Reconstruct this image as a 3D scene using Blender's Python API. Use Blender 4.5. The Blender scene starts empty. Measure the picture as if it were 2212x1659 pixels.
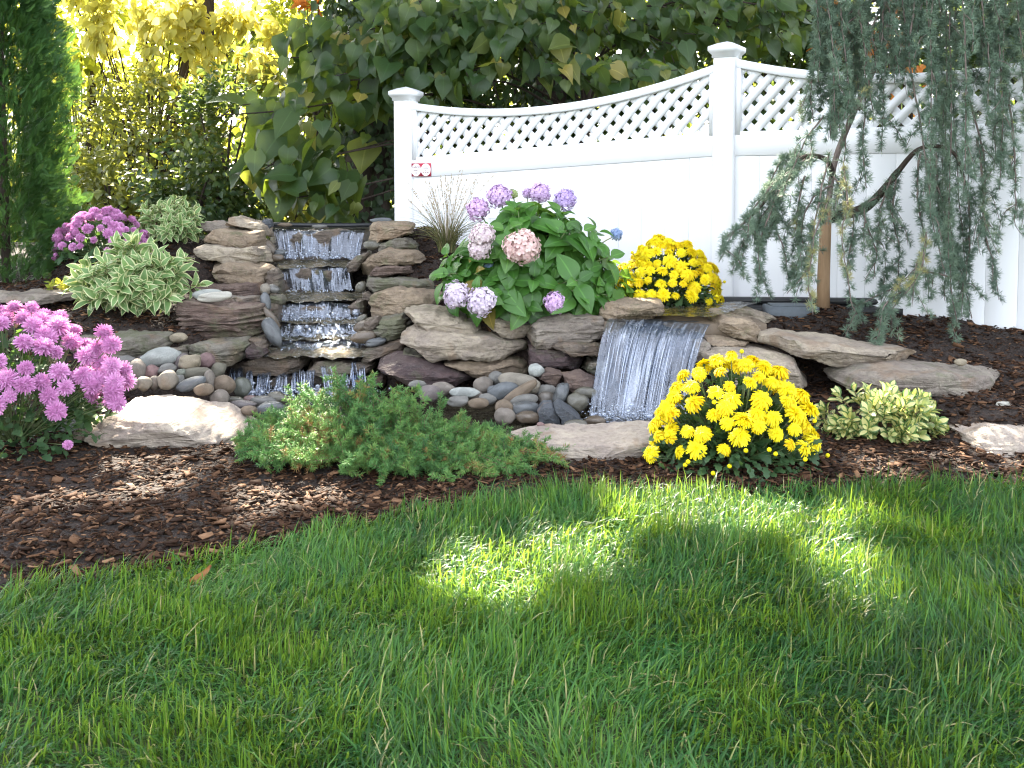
import bpy, math, random
import numpy as np
from mathutils import Vector

# ------------------------------------------------------------------ camera, sky, sun
random.seed(7)
rng = np.random.default_rng(11)
W_, H_, F_ = 2212.0, 1659.0, 2150.0
CAM_Z = 1.05
PITCH = math.radians(3.0)
HORIZON = 400.0
SHIFT = -((H_ / 2 - HORIZON) - F_ * math.tan(PITCH)) / W_
scene = bpy.context.scene
cd = bpy.data.cameras.new('camera')
cam = bpy.data.objects.new('camera', cd)
scene.collection.objects.link(cam)
cam.location = (0, 0, CAM_Z)
cam.rotation_euler = (math.pi / 2 - PITCH, 0, 0)
cd.sensor_width = 36.0
cd.lens = 36.0 * F_ / W_
cd.shift_y = SHIFT
cd.clip_end = 500
cd.clip_start = 0.05
cd.dof.use_dof = True
cd.dof.focus_distance = 4.6
cd.dof.aperture_fstop = 20
scene.camera = cam

SUN_EL = math.radians(43.0)
SUN_AZ = math.radians(18.0)          # degrees left of straight ahead
S_DIR = np.array([-math.sin(SUN_AZ) * math.cos(SUN_EL), math.cos(SUN_AZ) * math.cos(SUN_EL), math.sin(SUN_EL)])
world = bpy.data.worlds.new("World")
scene.world = world
world.use_nodes = True
wn = world.node_tree
bg = wn.nodes['Background']
sky = wn.nodes.new('ShaderNodeTexSky')
sky.sky_type = 'NISHITA'
sky.sun_disc = False
sky.sun_elevation = SUN_EL
sky.sun_rotation = -SUN_AZ
sky.air_density = 1.0
sky.dust_density = 3.0
sky.ozone_density = 1.0
hs = wn.nodes.new('ShaderNodeHueSaturation')
hs.inputs['Saturation'].default_value = 0.34      # thin bright haze: a whiter sky
wn.links.new(sky.outputs[0], hs.inputs['Color'])
wn.links.new(hs.outputs[0], bg.inputs['Color'])
bg.inputs['Strength'].default_value = 0.15
sl = bpy.data.lights.new('sun', 'SUN')
sl.energy = 5.0
sl.angle = math.radians(0.6)
sl.color = (1.0, 0.90, 0.74)
so = bpy.data.objects.new('sun', sl)
scene.collection.objects.link(so)
so.rotation_euler = Vector(tuple(S_DIR)).to_track_quat('Z', 'Y').to_euler()
scene.view_settings.view_transform = 'Standard'
scene.view_settings.look = 'None'
scene.view_settings.gamma = 1.0
scene.view_settings.exposure = 3.15
scene.render.engine = 'CYCLES'
scene.cycles.max_bounces = 7
scene.cycles.diffuse_bounces = 3
scene.cycles.glossy_bounces = 3
scene.cycles.transmission_bounces = 5
scene.cycles.transparent_max_bounces = 12
scene.cycles.use_denoising = True
scene.cycles.filter_width = 1.15
scene.cycles.caustics_reflective = False
scene.cycles.caustics_refractive = False
scene.cycles.sample_clamp_indirect = 6.0


def at(px, py, d):
    """world point seen at pixel px, py of the 2212 x 1659 picture, at distance y = d"""
    xc = (px - W_ / 2) / F_
    yc = -(py - H_ / 2) / F_ + SHIFT * W_ / F_
    cp, sp = math.cos(PITCH), math.sin(PITCH)
    dy = cp + yc * sp
    dz = -sp + yc * cp
    t = d / dy
    return np.array([xc * t, d, CAM_Z + dz * t])


def ground_d(py, z=0.0):
    return (CAM_Z - z) * F_ / (py - HORIZON)


# ------------------------------------------------------------------ noise
def _hash(i, j, k, seed):
    h = (i * 374761393 + j * 668265263 + k * 2147483647 + seed * 974634777) & 0xFFFFFFFF
    h = ((h ^ (h >> 13)) * 1274126177) & 0xFFFFFFFF
    h = (h ^ (h >> 16)) & 0xFFFFFFFF
    return h.astype(np.float64) / 4294967295.0 * 2 - 1


def vnoise(p, seed=0):
    p = np.asarray(p, float)
    f = np.floor(p).astype(np.int64)
    t = p - f
    t = t * t * (3 - 2 * t)
    out = 0
    for a in (0, 1):
        for b in (0, 1):
            for c in (0, 1):
                w = (t[:, 0] if a else 1 - t[:, 0]) * (t[:, 1] if b else 1 - t[:, 1]) * (t[:, 2] if c else 1 - t[:, 2])
                out = out + w * _hash(f[:, 0] + a, f[:, 1] + b, f[:, 2] + c, seed)
    return out


def fbm(p, seed=0, oct=4):
    p = np.asarray(p, float)
    s, a = 0, 1.0
    for o in range(oct):
        s = s + a * vnoise(p * (2 ** o), seed + o * 17)
        a *= 0.5
    return s


def unit(v):
    v = np.asarray(v, float)
    return v / np.maximum(np.linalg.norm(v, axis=-1, keepdims=True), 1e-9)


# ------------------------------------------------------------------ mesh building
class Geo:
    def __init__(self):
        self.v, self.loops, self.sizes, self.mats, self.r, self.u = [], [], [], [], [], []
        self.n = 0

    def add(self, v, faces, mat=0, rnd=0.5, u=0.0):
        """faces: list of int arrays (m,k); mat: int or list per array"""
        v = np.asarray(v, float).reshape(-1, 3)
        for q, f in enumerate(faces):
            f = np.asarray(f, np.int64)
            if f.size == 0:
                continue
            self.loops.append((f + self.n).ravel())
            self.sizes.append(np.full(f.shape[0], f.shape[1], np.int64))
            m = mat[q] if isinstance(mat, (list, tuple)) else mat
            self.mats.append(np.full(f.shape[0], m, np.int64) if np.isscalar(m) else np.asarray(m, np.int64))
        self.v.append(v)
        self.r.append(np.broadcast_to(np.asarray(rnd, float), (len(v),)))
        self.u.append(np.broadcast_to(np.asarray(u, float), (len(v),)))
        self.n += len(v)

    def scatter(self, tpl, pos, tip, nrm, scale, rnd=None, matshift=0):
        """tpl = (verts, [faces...], [mats...], u); y axis of the template goes to tip, z axis to nrm"""
        tv, tf, tm, tu = tpl
        pos = np.asarray(pos, float).reshape(-1, 3)
        K = len(pos)
        if K == 0:
            return
        tip = unit(np.broadcast_to(tip, (K, 3)))
        nrm = np.broadcast_to(nrm, (K, 3))
        side = unit(np.cross(tip, nrm) + 1e-6)
        nn = np.cross(side, tip)
        sc = np.asarray(scale, float)
        if sc.ndim == 0:
            sc = np.full(K, float(sc))
        if sc.ndim == 1:
            sc = np.stack([sc, sc, sc], 1)
        R = np.stack([side * sc[:, :1], tip * sc[:, 1:2], nn * sc[:, 2:3]], 1)     # K,3(axis),3
        vv = np.einsum('va,kab->kvb', tv, R) + pos[:, None, :]
        nv = len(tv)
        off = (np.arange(K) * nv)[:, None, None]
        if rnd is None:
            rnd = rng.random(K)
        faces, mats = [], []
        for f, m in zip(tf, tm):
            f = np.asarray(f, np.int64)
            faces.append((f[None] + off).reshape(-1, f.shape[1]))
            mats.append(np.tile(np.full(f.shape[0], m, np.int64) + matshift, K))
        self.add(vv.reshape(-1, 3), faces, mats, np.repeat(rnd, nv), np.tile(tu, K))

    def tube(self, pts, rad, k=6, mat=0, rnd=0.5, cap=True):
        pts = np.asarray(pts, float)
        n = len(pts)
        rad = np.broadcast_to(np.asarray(rad, float), (n,))
        t = np.gradient(pts, axis=0)
        t = unit(t)
        ref = np.array([0.0, 0, 1]) if abs(t[0][2]) < 0.9 else np.array([1.0, 0, 0])
        a = unit(np.cross(t, ref))
        b = np.cross(t, a)
        ang = np.linspace(0, 2 * math.pi, k, endpoint=False)
        ring = a[:, None, :] * np.cos(ang)[None, :, None] + b[:, None, :] * np.sin(ang)[None, :, None]
        v = pts[:, None, :] + ring * rad[:, None, None]
        i = np.arange(n - 1)[:, None] * k
        j = np.arange(k)[None, :]
        j2 = (j + 1) % k
        f = np.stack([i + j, i + j2, i + k + j2, i + k + j], -1).reshape(-1, 4)
        fs = [f]
        if cap:
            fs.append(np.arange(k)[None, ::-1])
            fs.append((np.arange(k) + (n - 1) * k)[None])
        self.add(v.reshape(-1, 3), fs, mat, rnd, np.repeat(np.linspace(0, 1, n), k))

    def box(self, lo, hi, mat=0, rnd=0.5, M=None):
        lo, hi = np.asarray(lo, float), np.asarray(hi, float)
        c = np.array([[x, y, z] for z in (0, 1) for y in (0, 1) for x in (0, 1)], float)
        v = lo + c * (hi - lo)
        if M is not None:
            v = M(v)
        f = [[0, 2, 3, 1], [4, 5, 7, 6], [0, 1, 5, 4], [2, 6, 7, 3], [0, 4, 6, 2], [1, 3, 7, 5]]
        self.add(v, [np.array(f)], mat, rnd)

    def grid(self, P, mat=0, rnd=0.5, u=0.0, close=False):
        """P: (n,m,3)"""
        n, m = P.shape[:2]
        i = np.arange(n - 1)[:, None]
        j = np.arange(m if close else m - 1)[None, :]
        j2 = (j + 1) % m
        f = np.stack([i * m + j, i * m + j2, (i + 1) * m + j2, (i + 1) * m + j], -1).reshape(-1, 4)
        self.add(P.reshape(-1, 3), [f], mat, rnd, u)

    def mesh(self, name, mats, origin=(0, 0, 0), smooth=False):
        me = bpy.data.meshes.new(name)
        v = np.concatenate(self.v) - np.asarray(origin, float)
        lo = np.concatenate(self.loops)
        sz = np.concatenate(self.sizes)
        me.vertices.add(len(v))
        me.vertices.foreach_set('co', v.astype(np.float32).ravel())
        me.loops.add(len(lo))
        me.loops.foreach_set('vertex_index', lo.astype(np.int32))
        me.polygons.add(len(sz))
        st = np.concatenate([[0], np.cumsum(sz)[:-1]])
        me.polygons.foreach_set('loop_start', st.astype(np.int32))
        me.polygons.foreach_set('loop_total', sz.astype(np.int32))
        me.polygons.foreach_set('material_index', np.concatenate(self.mats).astype(np.int32))
        if smooth:
            me.polygons.foreach_set('use_smooth', np.ones(len(sz), bool))
        for m in mats:
            me.materials.append(m)
        a = me.attributes.new('rnd', 'FLOAT', 'POINT')
        a.data.foreach_set('value', np.concatenate(self.r).astype(np.float32))
        a = me.attributes.new('u', 'FLOAT', 'POINT')
        a.data.foreach_set('value', np.concatenate(self.u).astype(np.float32))
        me.update(calc_edges=True)
        me.validate()
        return me

    def build(self, name, mats, parent=None, origin=None, smooth=False):
        mats = mats if isinstance(mats, (list, tuple)) else [mats]
        if origin is None:
            origin = (0, 0, 0)
        if parent is not None:
            wo = np.array(parent.get('_o', (0, 0, 0)))
        else:
            wo = np.zeros(3)
        o = bpy.data.objects.new(name, self.mesh(name, mats, origin, smooth))
        scene.collection.objects.link(o)
        o.location = tuple(np.asarray(origin, float) - wo)
        o['_o'] = tuple(float(x) for x in origin)
        if parent is not None:
            o.parent = parent
        return o


def tag(o, label=None, cat=None, group=None, kind=None):
    if label: o['label'] = label
    if cat: o['category'] = cat
    if group: o['group'] = group
    if kind: o['kind'] = kind
    return o


def empty(name, loc, label, cat, group=None):
    o = bpy.data.objects.new(name, None)
    scene.collection.objects.link(o)
    o.location = tuple(float(x) for x in loc)
    o['_o'] = tuple(float(x) for x in loc)
    o.empty_display_size = 0.05
    return tag(o, label, cat, group)


# ------------------------------------------------------------------ materials
def new_mat(name):
    m = bpy.data.materials.new(name)
    m.use_nodes = True
    nt = m.node_tree
    for n in list(nt.nodes):
        nt.nodes.remove(n)
    out = nt.nodes.new('ShaderNodeOutputMaterial')
    return m, nt, out


def nd(nt, typ, **kw):
    n = nt.nodes.new('ShaderNode' + typ)
    for k, v in kw.items():
        if k.startswith('_'):
            setattr(n, k[1:], v)
        else:
            key = k.replace('__', ' ')
            if isinstance(v, bpy.types.NodeSocket):
                nt.links.new(v, n.inputs[key])
            else:
                n.inputs[key].default_value = v
    return n


def ramp(nt, fac, stops):
    n = nt.nodes.new('ShaderNodeValToRGB')
    cr = n.color_ramp
    while len(cr.elements) < len(stops):
        cr.elements.new(0.5)
    for e, (p, c) in zip(cr.elements, stops):
        e.position = p
        e.color = (c[0], c[1], c[2], 1)
    nt.links.new(fac, n.inputs[0])
    return n.outputs[0]


def mixc(nt, fac, a, b, blend='MIX'):
    n = nt.nodes.new('ShaderNodeMix')
    n.data_type = 'RGBA'
    n.blend_type = blend
    for sock, v in ((n.inputs[0], fac), (n.inputs[6], a), (n.inputs[7], b)):
        if isinstance(v, bpy.types.NodeSocket):
            nt.links.new(v, sock)
        elif isinstance(v, (int, float)):
            sock.default_value = v
        else:
            sock.default_value = (v[0], v[1], v[2], 1)
    return n.outputs[2]


def mth(nt, op, a, b=None, clamp=False):
    n = nt.nodes.new('ShaderNodeMath')
    n.operation = op
    n.use_clamp = clamp
    for s, v in ((n.inputs[0], a), (n.inputs[1], b)):
        if v is None:
            continue
        if isinstance(v, bpy.types.NodeSocket):
            nt.links.new(v, s)
        else:
            s.default_value = v
    return n.outputs[0]


def attr(nt, name):
    return nd(nt, 'Attribute', _attribute_name=name).outputs['Fac']


def leaf_mat(name, stops, trans, tfac=0.4, rough=0.45, spec=0.35, bump=0.0, alongu=None):
    """stops: ramp over the per-leaf random value; trans: colour of the light passing through"""
    m, nt, out = new_mat(name)
    col = ramp(nt, attr(nt, 'rnd'), stops)
    if alongu:
        col = mixc(nt, ramp(nt, attr(nt, 'u'), alongu), col, mixc(nt, 1.0, col, (1.7, 1.65, 1.5), 'MULTIPLY'))
    p = nd(nt, 'BsdfPrincipled', Base__Color=col, Roughness=rough)
    p.inputs['Specular IOR Level'].default_value = spec
    if bump:
        tc = nd(nt, 'TexCoord').outputs['Object']
        no = nd(nt, 'TexNoise', Vector=tc, Scale=60.0, Detail=3.0)
        b = nd(nt, 'Bump', Height=no.outputs[0], Strength=bump, Distance=0.01)
        nt.links.new(b.outputs[0], p.inputs['Normal'])
    if tfac > 0:
        tcol = mixc(nt, 0.55, col, trans)
        t = nd(nt, 'BsdfTranslucent', Color=tcol)
        mx = nd(nt, 'MixShader', Fac=tfac)
        nt.links.new(p.outputs[0], mx.inputs[1])
        nt.links.new(t.outputs[0], mx.inputs[2])
        nt.links.new(mx.outputs[0], out.inputs[0])
    else:
        nt.links.new(p.outputs[0], out.inputs[0])
    return m


def plain_mat(name, col, rough=0.6, var=0.25, scale=30.0, bump=0.2, spec=0.4, stretch=(1, 1, 1)):
    m, nt, out = new_mat(name)
    tc = nd(nt, 'TexCoord').outputs['Object']
    mp = nd(nt, 'Mapping', Vector=tc, Scale=stretch)
    no = nd(nt, 'TexNoise', Vector=mp.outputs[0], Scale=scale, Detail=5.0)
    c = mixc(nt, no.outputs[0], [x * (1 - var) for x in col], [min(1, x * (1 + var)) for x in col])
    p = nd(nt, 'BsdfPrincipled', Base__Color=c, Roughness=rough)
    p.inputs['Specular IOR Level'].default_value = spec
    if bump:
        b = nd(nt, 'Bump', Height=no.outputs[0], Strength=bump, Distance=0.01)
        nt.links.new(b.outputs[0], p.inputs['Normal'])
    nt.links.new(p.outputs[0], out.inputs[0])
    return m


def stone_mat(name, c1, c2, c3, strata=1.0, moss=0.0, wet=0.0, speck=0.3, bump=0.7):
    """c1 main, c2 patches, c3 bedding bands"""
    m, nt, out = new_mat(name)
    tc = nd(nt, 'TexCoord').outputs['Object']
    rnd = nd(nt, 'ObjectInfo').outputs['Random']
    offs = nd(nt, 'CombineXYZ', X=mth(nt, 'MULTIPLY', rnd, 37.0), Y=mth(nt, 'MULTIPLY', rnd, 11.0), Z=mth(nt, 'MULTIPLY', rnd, 23.0))
    co = nd(nt, 'VectorMath', _operation='ADD')
    nt.links.new(tc, co.inputs[0]); nt.links.new(offs.outputs[0], co.inputs[1])
    co = co.outputs[0]
    big = nd(nt, 'TexNoise', Vector=co, Scale=7.0, Detail=6.0, Roughness=0.65, Distortion=0.4).outputs[0]
    mid = nd(nt, 'TexNoise', Vector=co, Scale=38.0, Detail=6.0, Roughness=0.7).outputs[0]
    fine = nd(nt, 'TexNoise', Vector=co, Scale=190.0, Detail=3.0).outputs[0]
    mp = nd(nt, 'Mapping', Vector=co, Scale=(2.2, 2.2, 26.0))
    lay = nd(nt, 'TexNoise', Vector=mp.outputs[0], Scale=1.6, Detail=7.0, Roughness=0.68, Distortion=0.9).outputs[0]
    patch = ramp(nt, big, [(0.35, (0, 0, 0)), (0.62, (1, 1, 1))])
    col = mixc(nt, patch, c1, c2)
    band = ramp(nt, lay, [(0.40, (1, 1, 1)), (0.5, (0, 0, 0)), (0.60, (0, 0, 0)), (0.72, (0.8, 0.8, 0.8))])
    col = mixc(nt, mth(nt, 'MULTIPLY', band, 0.6 * strata), col, c3)
    grain = ramp(nt, mid, [(0.25, (0.62, 0.60, 0.58)), (0.5, (1, 1, 1)), (0.8, (1.22, 1.2, 1.16))])
    col = mixc(nt, 1.0, col, grain, 'MULTIPLY')
    sp = ramp(nt, fine, [(0.62, (0, 0, 0)), (0.72, (1, 1, 1))])
    col = mixc(nt, mth(nt, 'MULTIPLY', sp, speck), col, (0.42, 0.40, 0.36))
    # rusty and pale mineral stains
    st = nd(nt, 'TexNoise', Vector=co, Scale=4.0, Detail=5.0, Distortion=1.2).outputs[0]
    col = mixc(nt, mth(nt, 'MULTIPLY', ramp(nt, st, [(0.57, (0, 0, 0)), (0.66, (1, 1, 1))]), 0.5), col, (0.24, 0.16, 0.10))
    if moss:
        mo = nd(nt, 'TexNoise', Vector=co, Scale=5.5, Detail=7.0, Roughness=0.75).outputs[0]
        mf = ramp(nt, mo, [(0.60 - 0.15 * moss, (0, 0, 0)), (0.70 - 0.12 * moss, (1, 1, 1))])
        col = mixc(nt, mth(nt, 'MULTIPLY', mf, 0.6), col, (0.11, 0.125, 0.06))
    if wet:
        col = mixc(nt, 1.0, col, (1 - 0.45 * wet,) * 3, 'MULTIPLY')
    p = nd(nt, 'BsdfPrincipled', Base__Color=col, Roughness=0.85 - 0.58 * wet)
    p.inputs['Specular IOR Level'].default_value = 0.3 + 0.4 * wet
    h = mth(nt, 'ADD', mth(nt, 'MULTIPLY', lay, 1.1 * strata), mth(nt, 'ADD', mth(nt, 'MULTIPLY', mid, 0.55), mth(nt, 'MULTIPLY', fine, 0.16)))
    b = nd(nt, 'Bump', Height=h, Strength=min(1, bump * 1.3), Distance=0.035)
    nt.links.new(b.outputs[0], p.inputs['Normal'])
    nt.links.new(p.outputs[0], out.inputs[0])
    return m


STONE = {
    'tan': stone_mat('tan_ledge_stone', (0.32, 0.25, 0.175), (0.23, 0.175, 0.125), (0.14, 0.11, 0.09), 0.5, 0.35),
    'pale': stone_mat('pale_ledge_stone', (0.40, 0.34, 0.255), (0.27, 0.225, 0.185), (0.22, 0.18, 0.14), 0.5, 0.25),
    'grey': stone_mat('grey_ledge_stone', (0.28, 0.245, 0.20), (0.205, 0.17, 0.145), (0.12, 0.10, 0.085), 0.7, 0.4),
    'layer': stone_mat('layered_stone', (0.23, 0.175, 0.14), (0.17, 0.115, 0.095), (0.075, 0.052, 0.045), 1.5, 0.6, bump=1.0),
    'moss': stone_mat('mossy_stone', (0.22, 0.20, 0.165), (0.16, 0.14, 0.115), (0.10, 0.09, 0.07), 0.8, 1.0),
    'brown': stone_mat('brown_stone', (0.175, 0.125, 0.10), (0.115, 0.08, 0.068), (0.075, 0.052, 0.046), 0.9),
    'maroon': stone_mat('maroon_wet_stone', (0.115, 0.07, 0.068), (0.075, 0.048, 0.05), (0.04, 0.027, 0.03), 1.0, 0.3, 0.55),
    'wet': stone_mat('wet_ledge_stone', (0.21, 0.165, 0.125), (0.14, 0.105, 0.08), (0.07, 0.055, 0.045), 0.8, 0.5, 0.6),
    'slab': stone_mat('pale_boulder_stone', (0.42, 0.36, 0.29), (0.33, 0.275, 0.235), (0.24, 0.20, 0.18), 0.9, 0.0, 0.0, 0.2, 0.55),
    'blue': stone_mat('blue_slate_stone', (0.10, 0.11, 0.125), (0.07, 0.075, 0.085), (0.05, 0.05, 0.055), 0.5),
}


def cobble_mat(name, c, wet=0.0, var=0.18):
    m, nt, out = new_mat(name)
    tc = nd(nt, 'TexCoord').outputs['Object']
    rnd = nd(nt, 'ObjectInfo').outputs['Random']
    co = nd(nt, 'VectorMath', _operation='ADD')
    nt.links.new(tc, co.inputs[0])
    nt.links.new(nd(nt, 'CombineXYZ', X=mth(nt, 'MULTIPLY', rnd, 31.0), Y=mth(nt, 'MULTIPLY', rnd, 17.0)).outputs[0], co.inputs[1])
    co = co.outputs[0]
    n1 = nd(nt, 'TexNoise', Vector=co, Scale=1.1, Detail=5.0, Distortion=0.6).outputs[0]
    n2 = nd(nt, 'TexNoise', Vector=co, Scale=14.0, Detail=4.0, Roughness=0.7).outputs[0]
    n3 = nd(nt, 'TexNoise', Vector=co, Scale=55.0, Detail=2.0).outputs[0]
    c1 = [x * .85 * (1 - 0.3 * wet) for x in c]
    col = mixc(nt, ramp(nt, n1, [(0.35, (0, 0, 0)), (0.65, (1, 1, 1))]), [x * (1 - var) for x in c1], [x * (1 + var) for x in c1])
    col = mixc(nt, 1.0, col, ramp(nt, n2, [(0.3, (0.8, 0.79, 0.77)), (0.7, (1.12, 1.12, 1.1))]), 'MULTIPLY')
    col = mixc(nt, mth(nt, 'MULTIPLY', ramp(nt, n3, [(0.64, (0, 0, 0)), (0.7, (1, 1, 1))]), 0.25), col, (0.45, 0.43, 0.4))
    p = nd(nt, 'BsdfPrincipled', Base__Color=col, Roughness=0.72 - 0.5 * wet)
    p.inputs['Specular IOR Level'].default_value = 0.35 + 0.3 * wet
    b = nd(nt, 'Bump', Height=n2, Strength=0.25, Distance=0.05)
    nt.links.new(b.outputs[0], p.inputs['Normal'])
    nt.links.new(p.outputs[0], out.inputs[0])
    return m


_cob = {'pale': (0.31, 0.325, 0.31), 'tan': (0.255, 0.215, 0.155), 'beige': (0.225, 0.20, 0.165), 'grey': (0.165, 0.16, 0.15), 'taupe': (0.185, 0.16, 0.138),
        'mauve': (0.165, 0.14, 0.138), 'pink': (0.215, 0.135, 0.13), 'maroon': (0.165, 0.105, 0.105), 'slate': (0.125, 0.135, 0.145), 'olive': (0.14, 0.13, 0.10),
        'brown': (0.165, 0.125, 0.09), 'green': (0.165, 0.175, 0.145), 'black': (0.055, 0.058, 0.068), 'white': (0.40, 0.385, 0.34)}
COBBLE = {}
for _k, _c in _cob.items():
    COBBLE[_k] = cobble_mat(_k + '_cobble', _c)
    COBBLE[_k + '_wet'] = cobble_mat(_k + '_wet_cobble', _c, 1.0)

M = {}
M['white_vinyl'] = plain_mat('white_vinyl', (0.74, 0.75, 0.765), 0.38, 0.035, 3.0, 0.02, 0.4)
M['black_liner'] = plain_mat('black_liner', (0.016, 0.017, 0.018), 0.4, 0.3, 20, 0.2)
M['grey_block'] = plain_mat('grey_block', (0.10, 0.115, 0.13), 0.8, 0.2, 60, 0.3)
M['bark_dark'] = plain_mat('dark_bark', (0.055, 0.042, 0.034), 0.9, 0.5, 14, 0.9, 0.2, (6, 6, 1))
M['bark_grey'] = plain_mat('grey_bark', (0.17, 0.135, 0.12), 0.9, 0.35, 40, 0.8, 0.2, (3, 3, 1))
M['stake_wood'] = plain_mat('stake_wood', (0.33, 0.215, 0.125), 0.75, 0.25, 16, 0.3, 0.3, (6, 6, 0.6))
M['twig'] = plain_mat('brown_twig', (0.16, 0.10, 0.06), 0.8, 0.3, 60, 0.3)
M['green_stem'] = plain_mat('green_stem', (0.13, 0.17, 0.07), 0.6, 0.25, 40, 0.1)
M['soil'] = plain_mat('dark_soil', (0.035, 0.027, 0.021), 0.95, 0.4, 40, 0.8, 0.2)


def mulch_mat():
    m, nt, out = new_mat('bark_mulch')
    tc = nd(nt, 'TexCoord').outputs['Object']
    n = nd(nt, 'TexNoise', Vector=tc, Scale=45.0, Detail=6.0, Roughness=0.7).outputs[0]
    v = nd(nt, 'TexVoronoi', Vector=tc, Scale=55.0)
    col = ramp(nt, n, [(0.3, (0.008, 0.0045, 0.003)), (0.55, (0.026, 0.014, 0.009)), (0.75, (0.065, 0.036, 0.022))])
    p = nd(nt, 'BsdfPrincipled', Base__Color=col, Roughness=0.9)
    b = nd(nt, 'Bump', Height=mth(nt, 'ADD', v.outputs['Distance'], n), Strength=1.0, Distance=0.02)
    nt.links.new(b.outputs[0], p.inputs['Normal'])
    nt.links.new(p.outputs[0], out.inputs[0])
    return m


M['mulch'] = mulch_mat()
M['chip'] = leaf_mat('mulch_chip', [(0.0, (0.007, 0.0035, 0.002)), (0.35, (0.032, 0.0155, 0.0085)), (0.6, (0.085, 0.043, 0.023)), (0.85, (0.20, 0.112, 0.062)), (1.0, (0.38, 0.24, 0.14))],
                     (0, 0, 0), 0.0, 0.75, 0.12, 0.3)
M['lawn_soil'] = plain_mat('lawn_soil', (0.035, 0.05, 0.018), 0.95, 0.4, 30, 0.6, 0.2)
M['grass'] = leaf_mat('grass_blade', [(0.0, (0.005, 0.032, 0.010)), (0.4, (0.012, 0.066, 0.018)), (0.7, (0.026, 0.112, 0.026)), (0.94, (0.075, 0.18, 0.036)), (0.97, (0.30, 0.27, 0.13)), (1.0, (0.38, 0.32, 0.17))],
                      (0.42, 0.62, 0.04), 0.40, 0.38, 0.24)

# ------------------------------------------------------------------ ground, lawn, mulch bed
EDGE_PX = [(-500, 1420), (0, 1318), (250, 1255), (500, 1208), (700, 1160), (900, 1115), (1130, 1088), (1300, 1088), (1500, 1076), (1800, 1072), (2212, 1076), (2700, 1090)]
EDGE = np.array([at(px, py, ground_d(py))[:2] for px, py in EDGE_PX])


def edge_y(x):
    return np.interp(x, EDGE[:, 0], EDGE[:, 1])


CTRL_PX = [  # px, py, d of the bare mulch surface
    (100, 960, 3.9), (-300, 980, 3.8), (300, 1000, 3.7), (800, 1040, 3.55), (1200, 1010, 3.65), (1585, 1000, 3.62), (1900, 990, 3.7), (2200, 1000, 3.65), (2600, 1000, 3.6),
    (2100, 850, 4.25), (2168, 873, 4.1), (2212, 800, 4.5), (2500, 820, 4.4), (1900, 940, 4.0), (1900, 720, 5.0), (2000, 682, 5.3), (2212, 712, 5.0), (2450, 740, 4.9),
    (1780, 664, 5.2), (1680, 690, 5.1), (1900, 662, 5.5), (1650, 665, 5.7), (2060, 672, 5.5),
    (300, 692, 5.1), (200, 664, 5.2), (60, 690, 5.1), (-200, 690, 5.1), (290, 655, 5.25), (100, 620, 5.6), (60, 618, 6.0), (-200, 620, 5.8), (370, 512, 6.25), (430, 552, 5.85), (415, 640, 5.45), (390, 710, 5.0),
    (200, 552, 5.95), (60, 560, 6.6), (300, 510, 6.6),
    (915, 495, 6.35), (960, 560, 6.0), (940, 600, 5.75), (1130, 682, 5.15), (1000, 645, 5.4), (1060, 690, 5.1), (1250, 668, 5.3), (1440, 658, 5.4), (1200, 655, 5.75), (1000, 540, 6.3),
]
CTRL = [tuple(at(*c)) for c in CTRL_PX]
# pond basin, the bed below the falls and the fill behind the stone stacks
for px, d, z in [(1150, 3.85, -.01), (1300, 3.82, -.01), (1420, 3.85, -.01), (300, 4.35, .03), (420, 4.45, .02), (480, 4.6, -.03), (620, 4.45, -.06), (620, 4.8, -.02), (760, 4.6, -.06), (900, 4.5, -.05), (1050, 4.3, -.06), (1050, 4.65, 0), (1200, 4.3, -.06), (1350, 4.2, -.06),
                 (1350, 4.45, -.04), (1000, 4.1, -.02), (700, 4.15, -.02), (1250, 4.0, -.04), (640, 5.25, -.02), (560, 5.0, -.04), (640, 5.0, -.05), (760, 5.0, -.05), (780, 5.25, .0), (620, 5.5, .06), (760, 5.5, .06), (620, 5.8, .2), (760, 5.8, .2), (640, 6.1, .38), (750, 6.1, .38), (690, 6.4, .62), (690, 6.9, .70),
                 (420, 4.75, .10), (360, 4.8, .18), (500, 5.2, .22), (500, 5.6, .35), (500, 6.0, .56), (900, 5.2, .2), (900, 4.95, .02), (1000, 4.95, .02), (1100, 4.95, .02), (1200, 4.95, .02), (1300, 4.95, .05), (860, 5.3, .3), (880, 5.6, .42), (900, 5.9, .6), (1000, 5.2, .30), (1150, 5.2, .30),
                 (1300, 5.2, .30), (1420, 4.9, .12), (1420, 5.1, .33), (1560, 4.85, .25), (1640, 4.7, .14), (1600, 4.4, .05), (1740, 4.5, .10), (1500, 4.1, .02)]:
    CTRL.append((at(px, 500, d)[0], d, z))
for x, y, z in [(-6, 7.5, .6), (-3, 7.6, .62), (0, 8, .62), (3, 7.5, .4), (6, 7, .3), (-6, 5.6, .4), (5, 5.5, .3), (-5, 3.8, .03), (5, 3.6, .03), (-3, 9.5, .5), (2, 9.5, .5), (6, 9, .4), (-7, 9.5, .5)]:
    CTRL.append((x, y, z))
CTRL = np.array(CTRL)


def terrain(x, y):
    x = np.asarray(x, float).ravel(); y = np.asarray(y, float).ravel()
    d2 = (x[:, None] - CTRL[None, :, 0]) ** 2 + (y[:, None] - CTRL[None, :, 1]) ** 2 + 0.0012
    w = d2 ** -1.9
    z = (w * CTRL[None, :, 2]).sum(1) / w.sum(1)
    e = np.clip((y - edge_y(x)) / 0.35, 0, 1)
    p = np.stack([x * 3, y * 3, x * 0], 1)
    return z * e + 0.012 * fbm(p, 5, 4) * e


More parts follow.
